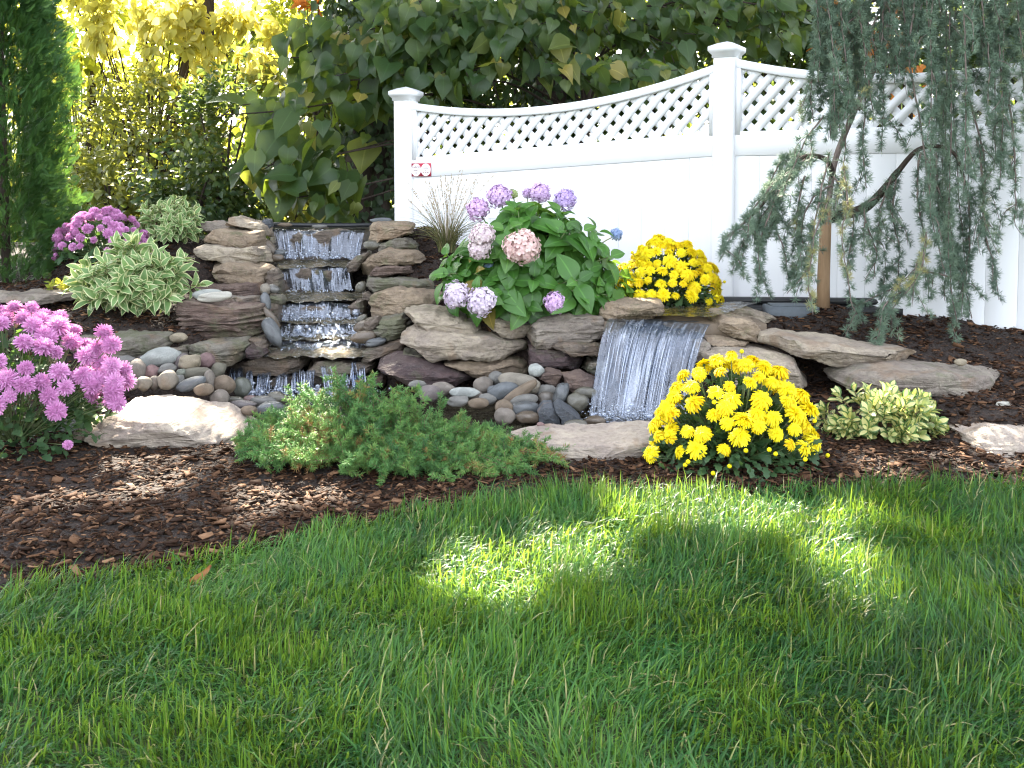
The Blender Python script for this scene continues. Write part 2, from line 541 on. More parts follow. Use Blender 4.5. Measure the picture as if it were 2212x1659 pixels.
g = Geo()
gx = np.linspace(-90, 90, 60); gy = np.linspace(-60, 120, 60)
X, Y = np.meshgrid(gx, gy)
g.grid(np.stack([X, Y, np.full_like(X, -0.10)], -1))
tag(g.build('ground', M['lawn_soil']), kind='structure')

g = Geo()
xs = np.linspace(-4.5, 4.5, 90); 
P = np.stack([np.stack([xs, np.full_like(xs, 0) + (-2.0 + (edge_y(xs) + 0.12 + 2.0) * s), np.full_like(xs, -0.004 if s < .999 else -.03)], -1) for s in np.linspace(0, 1, 60)], 0)
P[..., 2] += 0.006 * fbm((P * 2).reshape(-1, 3), 2, 3).reshape(P.shape[:2])
g.grid(P)
tag(g.build('lawn', M['lawn_soil'], smooth=True), kind='structure')

g = Geo()
xs = np.linspace(-7, 7, 300)
ss = np.linspace(0, 1, 190)
X = np.broadcast_to(xs, (190, 300))
Y0 = edge_y(xs)[None, :]
Y = Y0 + (10.5 - Y0) * ss[:, None] ** 1.25
Z = terrain(X, Y).reshape(X.shape)
Z[0] -= 0.03
g.grid(np.stack([X, Y, Z], -1))
tag(g.build('mulch_bed', M['mulch'], smooth=True), kind='structure')

# grass blades
blade_v = []
for q, (y, w) in enumerate([(0, .5), (.38, .46), (.72, .32), (1.0, 0)]):
    if w:
        blade_v += [(-w, y, 0), (w, y, 0)]
    else:
        blade_v += [(0, y, 0)]
blade_v = np.array(blade_v, float)
N = 114000
d = np.sqrt(rng.uniform(1.35 ** 2, 3.75 ** 2, N * 2))
x = rng.uniform(-1, 1, N * 2) * (0.52 * d + 1.2)
keep = (d < edge_y(x) + 0.05 * vnoise(np.stack([x * 9, x * 0, x * 0], 1), 3) + rng.normal(0, .012, N * 2))
x, y = x[keep][:N], d[keep][:N]
N = len(x)
pn = np.stack([x * 1.7, y * 1.7, x * 0], 1)
pf = np.stack([x * 6.5, y * 6.5, x * 0], 1)
lean_a = 2.6 * vnoise(pn, 21) + 1.6 * vnoise(pf, 22) + rng.normal(0, 1.0, N) + 0.3
lean = np.clip(0.74 + 0.45 * vnoise(pf, 23) + rng.normal(0, .40, N), 0.02, 1.7)
L = np.clip(0.064 * (1 + 0.35 * vnoise(pn * 1.3, 24)) * rng.lognormal(0, .25, N), .03, .125)
dirn = np.stack([np.cos(lean_a), np.sin(lean_a), np.zeros(N)], 1)
sd = np.stack([-np.sin(lean_a), np.cos(lean_a), np.zeros(N)], 1)
tw = rng.normal(0, .5, N)
sd = sd * np.cos(tw)[:, None] + np.array([0, 0, 1.0]) * np.sin(tw)[:, None] * 0.4
wid = rng.uniform(.0012, .0028, N)
V = np.zeros((N, 7, 3))
for q in range(7):
    t = blade_v[q, 1]
    a = lean * (0.25 + 1.15 * t)          # bends further over towards the tip
    h = np.cos(np.minimum(a, 1.5)) * t * L
    o = np.sin(np.minimum(a, 1.5)) * t * L
    V[:, q] = np.stack([x, y, np.full(N, -.006)], 1) + dirn * o[:, None] + sd * (blade_v[q, 0] * 2 * wid)[:, None]
    V[:, q, 2] += h
off = (np.arange(N) * 7)[:, None, None]
q4 = (np.array([[0, 1, 3, 2], [2, 3, 5, 4]])[None] + off).reshape(-1, 4)
t3 = (np.array([[4, 5, 6]])[None] + off).reshape(-1, 3)
g = Geo()
rv = np.clip(0.45 + 0.22 * vnoise(pn * .8, 31) + 0.2 * vnoise(pf, 32) + rng.normal(0, .27, N), 0, 1)
rv = np.where(rng.random(N) < .045, rng.uniform(.95, 1, N), np.minimum(rv, .93))
g.add(V.reshape(-1, 3), [q4, t3], 0, np.repeat(rv, 7), np.tile(blade_v[:, 1], N))
tag(g.build('grass', M['grass']), kind='stuff')

# mulch chips: bent splinters of bark with a thickness
chip_v = np.array([(-.5, 0, 0), (.5, 0.05, .08), (-.42, .5, .12), (.46, .55, .05), (-.3, 1, 0), (.34, .93, .06)], float)
chip_v[:, 1] -= .5
chip_v = np.concatenate([chip_v, chip_v + np.array([0, 0, -.22])])
chip_q = np.array([[0, 1, 3, 2], [2, 3, 5, 4], [7, 6, 8, 9], [9, 8, 10, 11], [0, 6, 7, 1], [4, 5, 11, 10], [0, 2, 8, 6], [2, 4, 10, 8], [1, 7, 9, 3], [3, 9, 11, 5]])
CHIP = (chip_v, [chip_q], [0], np.zeros(12))
NC = 76000
x = rng.uniform(-5.0, 4.6, NC * 2)
y = edge_y(x) - .03 + rng.random(NC * 2) ** 1.6 * 3.9
ok = np.abs(x) < .56 * y + 1.2
pond = (x > -1.75) & (x < .62) & (y > 4.12) & (y < 4.9) & (y > 4.12 + .0 * x)
ok &= ~pond
px_ = W_ / 2 + F_ * x / y
ok &= ~((px_ > 545) & (px_ < 815) & (y > 4.6) & (y < 6.62))
x, y = x[ok][:NC], y[ok][:NC]
z = terrain(x, y) + rng.uniform(.0, .014, len(x))
up = unit(rng.normal(0, .38, (len(x), 3)) + np.array([0, 0, 1.0]))
a = rng.uniform(0, 6.28, len(x))
tip = np.stack([np.cos(a), np.sin(a), rng.normal(0, .22, len(x))], 1)
ln = np.clip(rng.lognormal(math.log(.0185), .5, len(x)), .006, .055)
sc = np.stack([ln * rng.uniform(.22, .6, len(x)), ln, ln * .35], 1)
g = Geo()
g.scatter(CHIP, np.stack([x, y, z], 1), tip, up, sc, np.clip(rng.beta(2, 3.2, len(x)), 0, 1))
tag(g.build('mulch_chips', M['chip']), kind='stuff')

# ------------------------------------------------------------------ stones
ZO = {'L': (394.9, 458.6, .1997), 'R': (751.7, 458.6, .1997), 'C': (254.8, 688.0, .1421), 'B': (484.1, 732.6, .167), 'F': (1274.0, 624.3, .2016),
      'D': (891.8, 751.7, .1872), 'M': (828.1, 605.2, .2736), 'Q': (1592.5, 445.9, .3455), 'K': (0.0, 605.2, .23425), 'A': (382.2, 445.9, .288), 'X': (0, 0, 1.0)}


def zpx(c, p):
    a, b, s = ZO[c]
    return (a + p[0] * s, b + p[1] * s)


def stone(code, pts, d, t, mat, label, name='ledge_stone', cat='stone', seed=None, rough=1.0, group=None, e=.28, flat=.26, step=.8, cuts=9, back=0.0):
    seed = seed if seed is not None else len(bpy.data.meshes) * 7 + 3
    r = np.random.default_rng(seed)
    dm = d + .35 * t
    W = np.array([at(*zpx(code, p), dm) for p in pts])
    P2 = W[:, [0, 2]]
    P2 = P2.mean(0) + (P2 - P2.mean(0)) * np.array([1.02, 1.09])      # neighbours touch
    ztop, zbot = P2[:, 1].max(), P2[:, 1].min()
    h = ztop - zbot
    vis = max(0.0, (CAM_Z - ztop) / dm) * t * flat
    k = max(.45, (h - vis) / h)
    P2 = np.stack([P2[:, 0], zbot + (P2[:, 1] - zbot) * k], 1)
    # area centroid
    x0, y0 = P2[:, 0], P2[:, 1]; x1, y1 = np.roll(x0, -1), np.roll(y0, -1)
    cr = x0 * y1 - x1 * y0
    A = cr.sum() / 2
    c = np.array([((x0 + x1) * cr).sum(), ((y0 + y1) * cr).sum()]) / (6 * A)
    size = max(np.ptp(P2[:, 0]), h)
    nth = 132 if size > .18 else 84
    nph = 46 if size > .18 else 30
    # even spacing by arc length reads better than by angle on flat stones
    wd = max(np.ptp(P2[:, 0]), 1e-3) / max(h, 1e-3)
    th0 = np.linspace(0, 2 * math.pi, nth, endpoint=False)
    th = np.arctan2(np.sin(th0), np.cos(th0) * min(wd, 4.0))
    D = np.stack([np.cos(th), np.sin(th)], 1)
    R = np.full(nth, 0.0)
    a = P2 - c; b = np.roll(P2, -1, 0) - c
    for q in range(len(a)):
        ex = b[q] - a[q]
        den = D[:, 0] * ex[1] - D[:, 1] * ex[0]
        den = np.where(np.abs(den) < 1e-9, 1e-9, den)
        s = (a[q][0] * ex[1] - a[q][1] * ex[0]) / den
        w = (a[q][0] * D[:, 1] - a[q][1] * D[:, 0]) / den
        R = np.where((s > 0) & (w >= -1e-6) & (w <= 1 + 1e-6), np.maximum(R, s), R)
    R = np.where(R <= 0, np.median(R), R)
    R = .7 * R + .15 * np.roll(R, 1) + .15 * np.roll(R, -1)
    ph = np.linspace(-math.pi / 2, math.pi / 2, nph)
    cph = np.abs(np.cos(ph)) ** e
    sph = np.sign(np.sin(ph)) * np.abs(np.sin(ph)) ** e
    Pt = np.zeros((nph, nth, 3))
    Pt[..., 0] = c[0] + cph[:, None] * (R * D[:, 0])[None]
    Pt[..., 2] = c[1] + cph[:, None] * (R * D[:, 1])[None]
    Pt[..., 1] = dm + (sph * t / 2)[:, None]
    v = Pt.reshape(-1, 3)
    cen = np.array([c[0], dm, c[1]])
    q = v - cen
    sc3 = np.array([np.ptp(P2[:, 0]) / 2, t / 2, h * k / 2])
    nr = unit(q / sc3 ** 2)
    # broken facets
    for kc in range(cuts):
        n = unit(np.array([r.normal(0, .6), -abs(r.normal(0.7, .5)), r.normal(.1, .8)]) if kc % 3 else np.array([r.choice([-1, 1]) * r.uniform(.5, 1), -r.uniform(.2, 1), r.normal(0, .3)]))
        sup = (q @ n).max()
        hh = sup * r.uniform(.74, .94)
        ex = np.maximum((q @ n) - hh, 0)
        q = q - ex[:, None] * n * .98
    # bedding: each layer set in or out by its own amount, broken along its length
    lt = r.uniform(.012, .024)
    lay = q[:, 2] / lt + 1.3 * vnoise(np.stack([q[:, 0] * 5, q[:, 1] * 5, q[:, 2] * 0], 1), seed + 5)
    li = np.floor(lay)
    fr = lay - li
    amt = _hash(li.astype(np.int64), np.floor(q[:, 0] * 4.5 + 3 * _hash(li.astype(np.int64), li.astype(np.int64) * 0, li.astype(np.int64) * 0, seed)).astype(np.int64), li.astype(np.int64) * 0, seed + 9)
    amt2 = _hash(li.astype(np.int64) + 1, np.floor(q[:, 0] * 4.5).astype(np.int64), li.astype(np.int64) * 0, seed + 9)
    edge = np.clip((fr - .8) / .2, 0, 1)
    amt = amt * (1 - edge) + amt2 * edge
    hor = unit(np.stack([nr[:, 0], nr[:, 1], nr[:, 2] * .15], 1))
    fade = np.clip(1 - np.abs(nr[:, 2]) * .9, 0, 1)
    q = q + hor * (amt * .012 * step * rough * fade * min(1, size / .2))[:, None]
    f1 = fbm(np.stack([q[:, 0] * 7, q[:, 1] * 7, q[:, 2] * 13], 1) + seed, seed, 3)
    f2 = fbm(q * 34 + seed, seed + 3, 3)
    f3 = np.abs(fbm(np.stack([q[:, 0] * 15, q[:, 1] * 15, q[:, 2] * 30], 1) + seed * 2, seed + 8, 3))
    q = q + nr * ((f1 * .012 * min(1, size / .22) - f3 * .011 * min(1, size / .22) + f2 * .0042) * rough)[:, None]
    v = q + cen
    if back:
        v[:, 2] += (v[:, 1] - dm) * back
    Gm = Geo()
    Gm.grid(v.reshape(nph, nth, 3), close=True)
    org = (c[0], dm, v[:, 2].min())
    o = Gm.build(name, STONE[mat] if mat in STONE else mat, origin=org, smooth=True)
    return tag(o, label, cat, group)


LS = 'stacked stones left of the stepped fall'
RS = 'stacked stones right of the stepped fall'
MS = 'ledge stones of the low pond wall'
CS = 'wet stone steps of the cascade'
# left stack, top to bottom
stone('L', [(160, 122), (300, 100), (560, 130), (800, 170), (800, 202), (350, 215), (180, 190)], 6.15, .3, 'grey', 'long thin grey slab lying flat under the topmost stone left of the fall', group=LS)
stone('L', [(498, 112), (560, 45), (680, 62), (810, 100), (890, 125), (935, 225), (920, 265), (840, 255), (780, 185), (520, 140)], 6.05, .3, 'pale', 'topmost pale stone of the left stack with a sunlit upper edge', group=LS)
stone('L', [(850, 100), (890, 72), (955, 78), (968, 140), (930, 195), (880, 165)], 6.2, .1, 'blue', 'small blue slate rock wedged between topmost left stone and the fall lip', 'rock', 'rock')
stone('L', [(235, 285), (290, 225), (370, 175), (620, 195), (825, 218), (865, 380), (620, 358), (440, 338), (260, 328)], 5.85, .36, 'tan', 'tan slab with a sloping flat face, second in the left stack', group=LS)
stone('L', [(198, 345), (440, 345), (640, 365), (850, 372), (940, 548), (700, 532), (530, 522), (350, 480), (200, 440)], 5.75, .36, 'pale', 'broad pale slab tapering left with a dark crack under it, third in the left stack', group=LS)
stone('L', [(298, 575), (390, 530), (700, 542), (900, 580), (985, 680), (930, 752), (560, 752), (358, 735), (375, 650)], 5.6, .36, 'tan', 'chunky mottled stone with a rounded right end, fourth in the left stack', group=LS)
stone('L', [(100, 772), (500, 760), (840, 742), (880, 850), (820, 912), (500, 882), (100, 862)], 5.45, .34, 'brown', 'long thin brown slab under the chunky mottled stone in the left stack', group=LS)
stone('L', [(480, 885), (800, 908), (838, 965), (560, 985), (470, 960)], 5.3, .2, 'grey', 'flat grey stone behind the two pale cobbles on the left stack', group=LS)
stone('L', [(5, 950), (60, 928), (300, 955), (600, 985), (850, 975), (888, 1080), (850, 1290), (745, 1305), (420, 1332), (180, 1302), (70, 1240), (20, 1150)], 5.0, .42, 'layer', 'big brown block with deep wavy layers, largest in the left stack', group=LS, step=2.2, seed=40)
stone('L', [(105, 1400), (320, 1340), (680, 1332), (735, 1400), (705, 1560), (600, 1612), (400, 1602), (200, 1562), (110, 1480)], 4.85, .34, 'moss', 'rounded grey-brown block beneath the big layered block', group=LS, step=.4)
stone('C', [(690, 445), (900, 390), (1150, 330), (1150, 540), (920, 555), (720, 500)], 4.87, .26, 'grey', 'low wedge of grey stone left of the rounded grey-brown block', group=LS)
stone('L', [(700, 1345), (860, 1330), (925, 1360), (935, 1440), (880, 1500), (760, 1470)], 4.95, .22, 'wet', 'dark damp rock beside the rounded grey-brown block', 'rock', 'rock')
stone('L', [(730, 1420), (860, 1470), (890, 1530), (800, 1570), (730, 1540)], 4.85, .2, 'maroon', 'dark maroon wet rock at the cascade foot under the left stack', 'rock', 'rock')
stone('L', [(930, 880), (1060, 890), (1105, 930), (1090, 980), (960, 965)], 5.4, .16, 'moss', 'small mossy ledge beside the third water step', 'rock', 'rock')
stone('L', [(930, 590), (1030, 600), (1070, 700), (1080, 860), (960, 860), (900, 780)], 5.62, .16, 'wet', 'dark wet rock left of the second water curtain', 'rock', 'rock')
stone('L', [(950, 980), (1050, 990), (1060, 1090), (1030, 1190), (960, 1120)], 5.35, .14, 'wet', 'dark wet rock left of the third water curtain', 'rock', 'rock')
# right stack
stone('R', [(215, 150), (240, 105), (640, 98), (722, 130), (692, 220), (560, 262), (330, 307), (240, 285)], 6.0, .34, 'tan', 'topmost tan stone right of the fall in front of the fence post', group=RS, step=.5)
stone('R', [(335, 350), (370, 310), (670, 262), (752, 330), (750, 425), (340, 405)], 5.95, .3, 'moss', 'squat greenish stone under the topmost right stone', group=RS)
stone('R', [(92, 600), (180, 490), (440, 398), (740, 428), (842, 500), (832, 532), (680, 558), (450, 548), (270, 562), (250, 702), (120, 705)], 5.75, .36, 'tan', 'arched tan stone overhanging with its left foot by the second water step', group=RS, step=.6)
stone('R', [(252, 662), (280, 572), (440, 548), (690, 565), (748, 662), (600, 655), (500, 668), (380, 690)], 5.72, .3, 'brown', 'thin brown stone tucked under the arched tan stone', group=RS)
stone('R', [(188, 700), (330, 688), (880, 712), (960, 740), (1008, 812), (760, 842), (480, 835), (330, 900), (260, 925), (210, 850)], 5.55, .36, 'moss', 'wide flat greenish slab below the arched tan stone', group=RS)
stone('R', [(250, 960), (290, 880), (480, 790), (560, 772), (740, 808), (1032, 878), (1045, 950), (880, 1002), (700, 1012), (640, 1082), (430, 1112), (290, 1128), (250, 1050)], 5.35, .4, 'tan', 'big humped brown boulder in the right stack left of the pale hydrangea blooms', 'boulder', group=RS, step=.5)
stone('R', [(282, 1330), (340, 1190), (370, 1135), (600, 1088), (645, 1240), (580, 1332), (370, 1378), (295, 1378)], 5.15, .3, 'moss', 'mossy layered stone low in the right stack', group=RS, step=1.8)
stone('R', [(150, 1560), (190, 1470), (520, 1398), (585, 1398), (592, 1500), (450, 1522), (320, 1562), (280, 1612), (180, 1602)], 5.0, .26, 'wet', 'flat yellowish wet stone at the right edge of the lowest water step', group=RS, step=.5)
stone('R', [(190, 1150), (330, 1120), (360, 1180), (290, 1300), (200, 1290), (170, 1220)], 5.2, .16, 'wet', 'dark wet rock left of the mossy layered stone', 'rock', 'rock')
stone('R', [(10, 1010), (90, 940), (190, 940), (200, 1060), (120, 1130), (20, 1110)], 5.5, .18, 'wet', 'glistening wet rock splashed beside the third water curtain', 'rock', 'rock', rough=1.6)
stone('R', [(0, 560), (100, 470), (240, 430), (180, 520), (110, 620), (10, 640)], 5.85, .2, 'wet', 'brown wet rock right of the second water step', 'rock', 'rock')
stone('R', [(150, 880), (210, 860), (255, 910), (230, 940), (160, 930)], 5.45, .12, 'wet', 'small dark rock under the left end of the wide greenish slab', 'rock', 'rock')
# low wall between the falls
stone('M', [(158, 265), (172, 215), (340, 203), (600, 258), (640, 300), (780, 328), (868, 385), (640, 402), (560, 388), (330, 378), (250, 335)], 4.92, .4, 'pale', 'pale cap slab with a sunlit left end on the pond wall', group=MS)
stone('M', [(790, 290), (870, 262), (1000, 288), (1185, 340), (1112, 437), (930, 418), (850, 355)], 4.95, .34, 'pale', 'small pale cap slab between the two larger cap slabs of the pond wall', group=MS)
stone('M', [(1108, 445), (1120, 360), (1300, 262), (1450, 232), (1700, 262), (1855, 372), (1700, 432), (1330, 485), (1180, 495)], 4.85, .38, 'grey', 'layered grey cap slab left of the wide fall', group=MS, step=1.8)
stone('M', [(148, 480), (165, 380), (240, 348), (520, 372), (850, 398), (1145, 480), (1145, 568), (870, 578), (570, 582), (380, 598), (180, 532)], 4.85, .44, 'pale', 'longest slab of the pond wall, pale with white veins', group=MS, step=.6)
stone('M', [(480, 590), (700, 575), (900, 570), (1150, 598), (1158, 692), (1080, 738), (700, 718), (630, 660)], 4.88, .4, 'tan', 'long brown slab directly under the longest pale slab', group=MS)
stone('M', [(-60, 650), (10, 590), (150, 588), (320, 618), (560, 688), (725, 780), (700, 818), (480, 832), (250, 792), (0, 700)], 4.72, .4, 'maroon', 'dark maroon wet slab leaning on the cobbles with a bright sun spot', group=MS, seed=77)
stone('M', [(1148, 500), (1300, 488), (1450, 530), (1572, 590), (1580, 680), (1300, 695), (1160, 645)], 4.78, .34, 'maroon', 'purple-brown block in the middle of the pond wall', group=MS)
stone('M', [(1328, 490), (1400, 455), (1580, 458), (1755, 470), (1785, 582), (1600, 578), (1450, 548)], 4.74, .34, 'wet', 'dark shiny slab under the layered grey cap slab', group=MS)
stone('M', [(1722, 480), (1760, 420), (1845, 395), (1800, 490)], 4.66, .2, 'maroon', 'small maroon wedge at the left edge of the wide fall', 'rock', 'rock')
stone('M', [(1570, 700), (1620, 610), (1740, 595), (1730, 720), (1600, 728)], 4.75, .3, 'moss', 'mossy stone half hidden behind left edge of the wide fall', 'rock', 'rock')
stone('M', [(1222, 755), (1290, 698), (1412, 720), (1385, 812), (1330, 818)], 4.58, .2, 'brown', 'brown angular shard under the purple-brown block', 'rock', 'rock')
stone('M', [(1405, 740), (1560, 715), (1705, 790), (1655, 855), (1500, 868), (1435, 805)], 4.52, .22, 'brown', 'brown angular shard next to the foot of the wide fall', 'rock', 'rock')
stone('M', [(1688, 300), (1700, 250), (1740, 138), (1900, 138), (2200, 163), (2218, 262), (2000, 327), (1750, 335)], 4.85, .36, 'tan', 'square brown block on top of the wall left of the wide fall', 'boulder', group=MS, step=.6)
stone('M', [(155, 540), (330, 588), (320, 605), (200, 612), (155, 590)], 4.9, .2, 'moss', 'thin green-grey stone under left end of the longest pale slab', 'rock', 'rock')
# right of the wide fall
FS = 'stones right of the wide fall'
stone('F', [(1283, 325), (1300, 270), (1350, 228), (1560, 268), (1785, 330), (1822, 545), (1500, 492), (1288, 462)], 4.72, .34, 'tan', 'square-faced brown block right of the wide fall', 'boulder', group=FS, step=.4)
stone('F', [(1405, 218), (1560, 172), (1800, 212), (1995, 295), (1850, 352), (1750, 325), (1560, 275)], 5.0, .26, 'pale', 'pale rounded stone behind the square-faced block', group=FS, step=.4)
stone('F', [(1222, 485), (1280, 458), (1500, 488), (1705, 570), (1560, 600), (1300, 592), (1230, 535)], 4.62, .3, 'tan', 'thin tan slab under the square-faced block', group=FS)
stone('F', [(1060, 640), (1110, 528), (1240, 530), (1260, 640), (1150, 760), (1070, 760)], 4.58, .28, 'grey', 'grey stone at the right edge of the wide fall', group=FS)
stone('F', [(1120, 740), (1220, 608), (1500, 588), (1800, 610), (2080, 650), (2205, 760), (2260, 850), (2380, 960), (2300, 1010), (1500, 960), (1100, 800)], 4.45, .42, 'pale', 'wide pale boulder behind the front yellow chrysanthemum', 'boulder', group=FS, step=.5)
stone('Q', [(163, 852), (180, 790), (290, 778), (600, 818), (900, 868), (1108, 900), (1108, 938), (900, 952), (780, 962), (500, 952), (300, 892)], 4.45, .42, 'pale', 'long pale tapering slab on the mulch mound', group=FS, step=.5)
stone('Q', [(600, 1040), (780, 968), (1000, 962), (1250, 988), (1712, 1040), (1650, 1112), (1420, 1152), (1200, 1135), (900, 1100), (640, 1110)], 4.25, .42, 'grey', 'long grey slab half buried below the tapering slab', group=FS, step=1.4)
stone('Q', [(1258, 1380), (1330, 1340), (1500, 1303), (1660, 1288), (1800, 1290), (1980, 1330), (1980, 1500), (1740, 1512), (1540, 1562), (1400, 1520), (1290, 1450)], 3.78, .5, 'slab', 'pale boulder in the mulch at the right edge of the photo', 'boulder', 'boulder', step=.7, seed=90)
# left terrace and front
stone('K', [(-200, 95), (100, 90), (400, 85), (750, 100), (765, 150), (640, 172), (520, 202), (250, 172), (-200, 190)], 5.2, .36, 'grey', 'long pale grey ledge in front of the green conifer', step=.8)
stone('K', [(590, 515), (900, 490), (1200, 486), (1500, 480), (1522, 502), (1500, 655), (1130, 702), (800, 645), (600, 600)], 4.7, .34, 'moss', 'flat greenish slab holding back the mulch behind the front pink chrysanthemum', step=1.4)
stone('X', [(225, 905), (236, 868), (262, 845), (330, 838), (400, 850), (470, 868), (515, 900), (548, 925), (540, 950), (505, 968), (440, 973), (330, 950), (260, 932)], 3.9, .5, 'slab', 'large pale sunlit boulder in front of the pond', 'boulder', 'boulder', step=.9, seed=55, flat=.75)
stone('K', [(680, 1375), (780, 1280), (860, 1278), (1090, 1288), (1085, 1400), (850, 1425)], 3.95, .24, 'pale', 'tan angular stone under the front pink chrysanthemum')
stone('M', [(980, 1260), (1130, 1205), (1330, 1178), (1700, 1165), (2070, 1160), (2300, 1190), (2310, 1330), (2050, 1392), (1500, 1432), (1180, 1350)], 3.85, .38, 'slab', 'long flat grey slab edging the pond between juniper and yellow flowers', step=.8, seed=66, flat=.2)
stone('M', [(540, 1260), (700, 1212), (950, 1195), (1150, 1180), (1175, 1232), (900, 1295), (640, 1315)], 4.0, .3, 'wet', 'flat wet slab with sun glints behind the juniper', step=.5)
# cascade steps
stone('A', [(690, 180), (1000, 176), (1435, 178), (1440, 400), (1300, 440), (800, 440), (680, 330)], 6.22, .34, 'wet', 'dark wet back stone of the top water curtain', group=CS, e=.25)
stone('A', [(700, 462), (1000, 456), (1300, 462), (1330, 640), (1250, 660), (790, 655), (700, 600)], 5.95, .34, 'wet', 'wet ledge stone behind the second water curtain', group=CS, e=.25)
stone('A', [(720, 722), (1000, 716), (1330, 720), (1400, 800), (1380, 860), (760, 860), (720, 800)], 5.6, .34, 'wet', 'wet ledge stone behind the third water curtain', group=CS, e=.25)
stone('A', [(760, 862), (1000, 850), (1380, 870), (1440, 960), (1300, 1000), (800, 1000), (740, 930)], 5.42, .3, 'wet', 'wet ledge stone of the fourth low water step', group=CS)
stone('A', [(700, 1020), (1000, 1000), (1300, 1010), (1450, 1060), (1380, 1130), (700, 1120)], 5.25, .3, 'wet', 'shallow wet shelf stone above the lowest cascade ledge', group=CS)
stone('B', [(10, 440), (110, 330), (380, 230), (660, 150), (1000, 165), (1035, 330), (1000, 392), (640, 412), (300, 382), (100, 440)], 4.98, .42, 'wet', 'broad sloping brown ledge on the left of the lowest fall', group=CS, step=.6, flat=0)
stone('B', [(1045, 372), (1090, 262), (1380, 250), (1700, 280), (1955, 290), (1960, 362), (1500, 392), (1060, 392)], 4.98, .36, 'wet', 'long brown ledge on the right of the lowest fall', group=CS, flat=0)
for q, (pts, lab) in enumerate([
        ([(460, 430), (960, 415), (965, 560), (700, 575), (470, 560)], 'brown brick-shaped stone left of centre in the lowest wet course wall'),
        ([(1150, 402), (1520, 400), (1515, 540), (1160, 540)], 'brown brick-shaped stone under the right brown ledge of the lowest fall'),
        ([(1525, 395), (1960, 380), (2000, 500), (1530, 520)], 'dark brick-shaped stone right of the splash strands of the lowest fall'),
        ([(390, 565), (610, 560), (600, 700), (400, 710)], 'olive brick-shaped stone beside the greenish base cobble'),
        ([(630, 580), (1000, 575), (1000, 700), (640, 700)], 'low brown brick-shaped stone behind the juniper tips'),
        ([(1120, 555), (1510, 548), (1500, 700), (1130, 700)], 'low dark brick-shaped stone between the white splash strands'),
        ([(1500, 525), (1900, 510), (1880, 720), (1510, 720)], 'large dark wet brick-shaped stone at the right of the lowest course'),
        ([(1930, 440), (2080, 425), (2100, 570), (1950, 600)], 'square grey block under left tip of the maroon slab')]):
    stone('B', pts, 5.0 if q < 3 else 4.94, .3, 'wet' if q != 7 else 'brown', lab, 'wall_stone', group=CS, e=.3, step=.6)

# ------------------------------------------------------------------ cobbles
COB_MESH = []
for q in range(6):
    u = np.linspace(0, 2 * math.pi, 36, endpoint=False); w = np.linspace(-math.pi / 2, math.pi / 2, 22)
    sp = np.stack([np.cos(w)[:, None] * np.cos(u), np.cos(w)[:, None] * np.sin(u), np.broadcast_to(np.sin(w)[:, None], (22, 36))], -1)
    v = sp.reshape(-1, 3)
    v = np.sign(v) * np.abs(v) ** [.92, .88, .95, .85, .97, .9][q]
    v = v * (1 + .17 * vnoise(v * 1.3 + q * 9, q)[:, None] + .05 * vnoise(v * 2.9 + q * 5, q + 40)[:, None])
    gg = Geo(); gg.grid(v.reshape(22, 36, 3), close=True)
    COB_MESH.append(gg.mesh('cobble', [COBBLE['grey']], smooth=True))


def cobble(code, cx, cy, rx, ry, rot, mat, d, label, group=None, depth=None):
    px, py = zpx(code, (cx, cy))
    s = ZO[code][2]
    c = at(px, py, d + .02)
    a, b = rx * s / F_ * d * 1.08, ry * s / F_ * d * 1.10
    o = bpy.data.objects.new('cobble', random.choice(COB_MESH))
    scene.collection.objects.link(o)
    o.location = tuple(c)
    o.scale = (a, depth or max(b, min(a, b) * 1.15), b)
    o.rotation_euler = (random.uniform(-.2, .2), math.radians(rot), random.uniform(-.25, .25))
    o.material_slots[0].link = 'OBJECT'
    o.material_slots[0].material = COBBLE[mat]
    return tag(o, label, 'cobble', group)


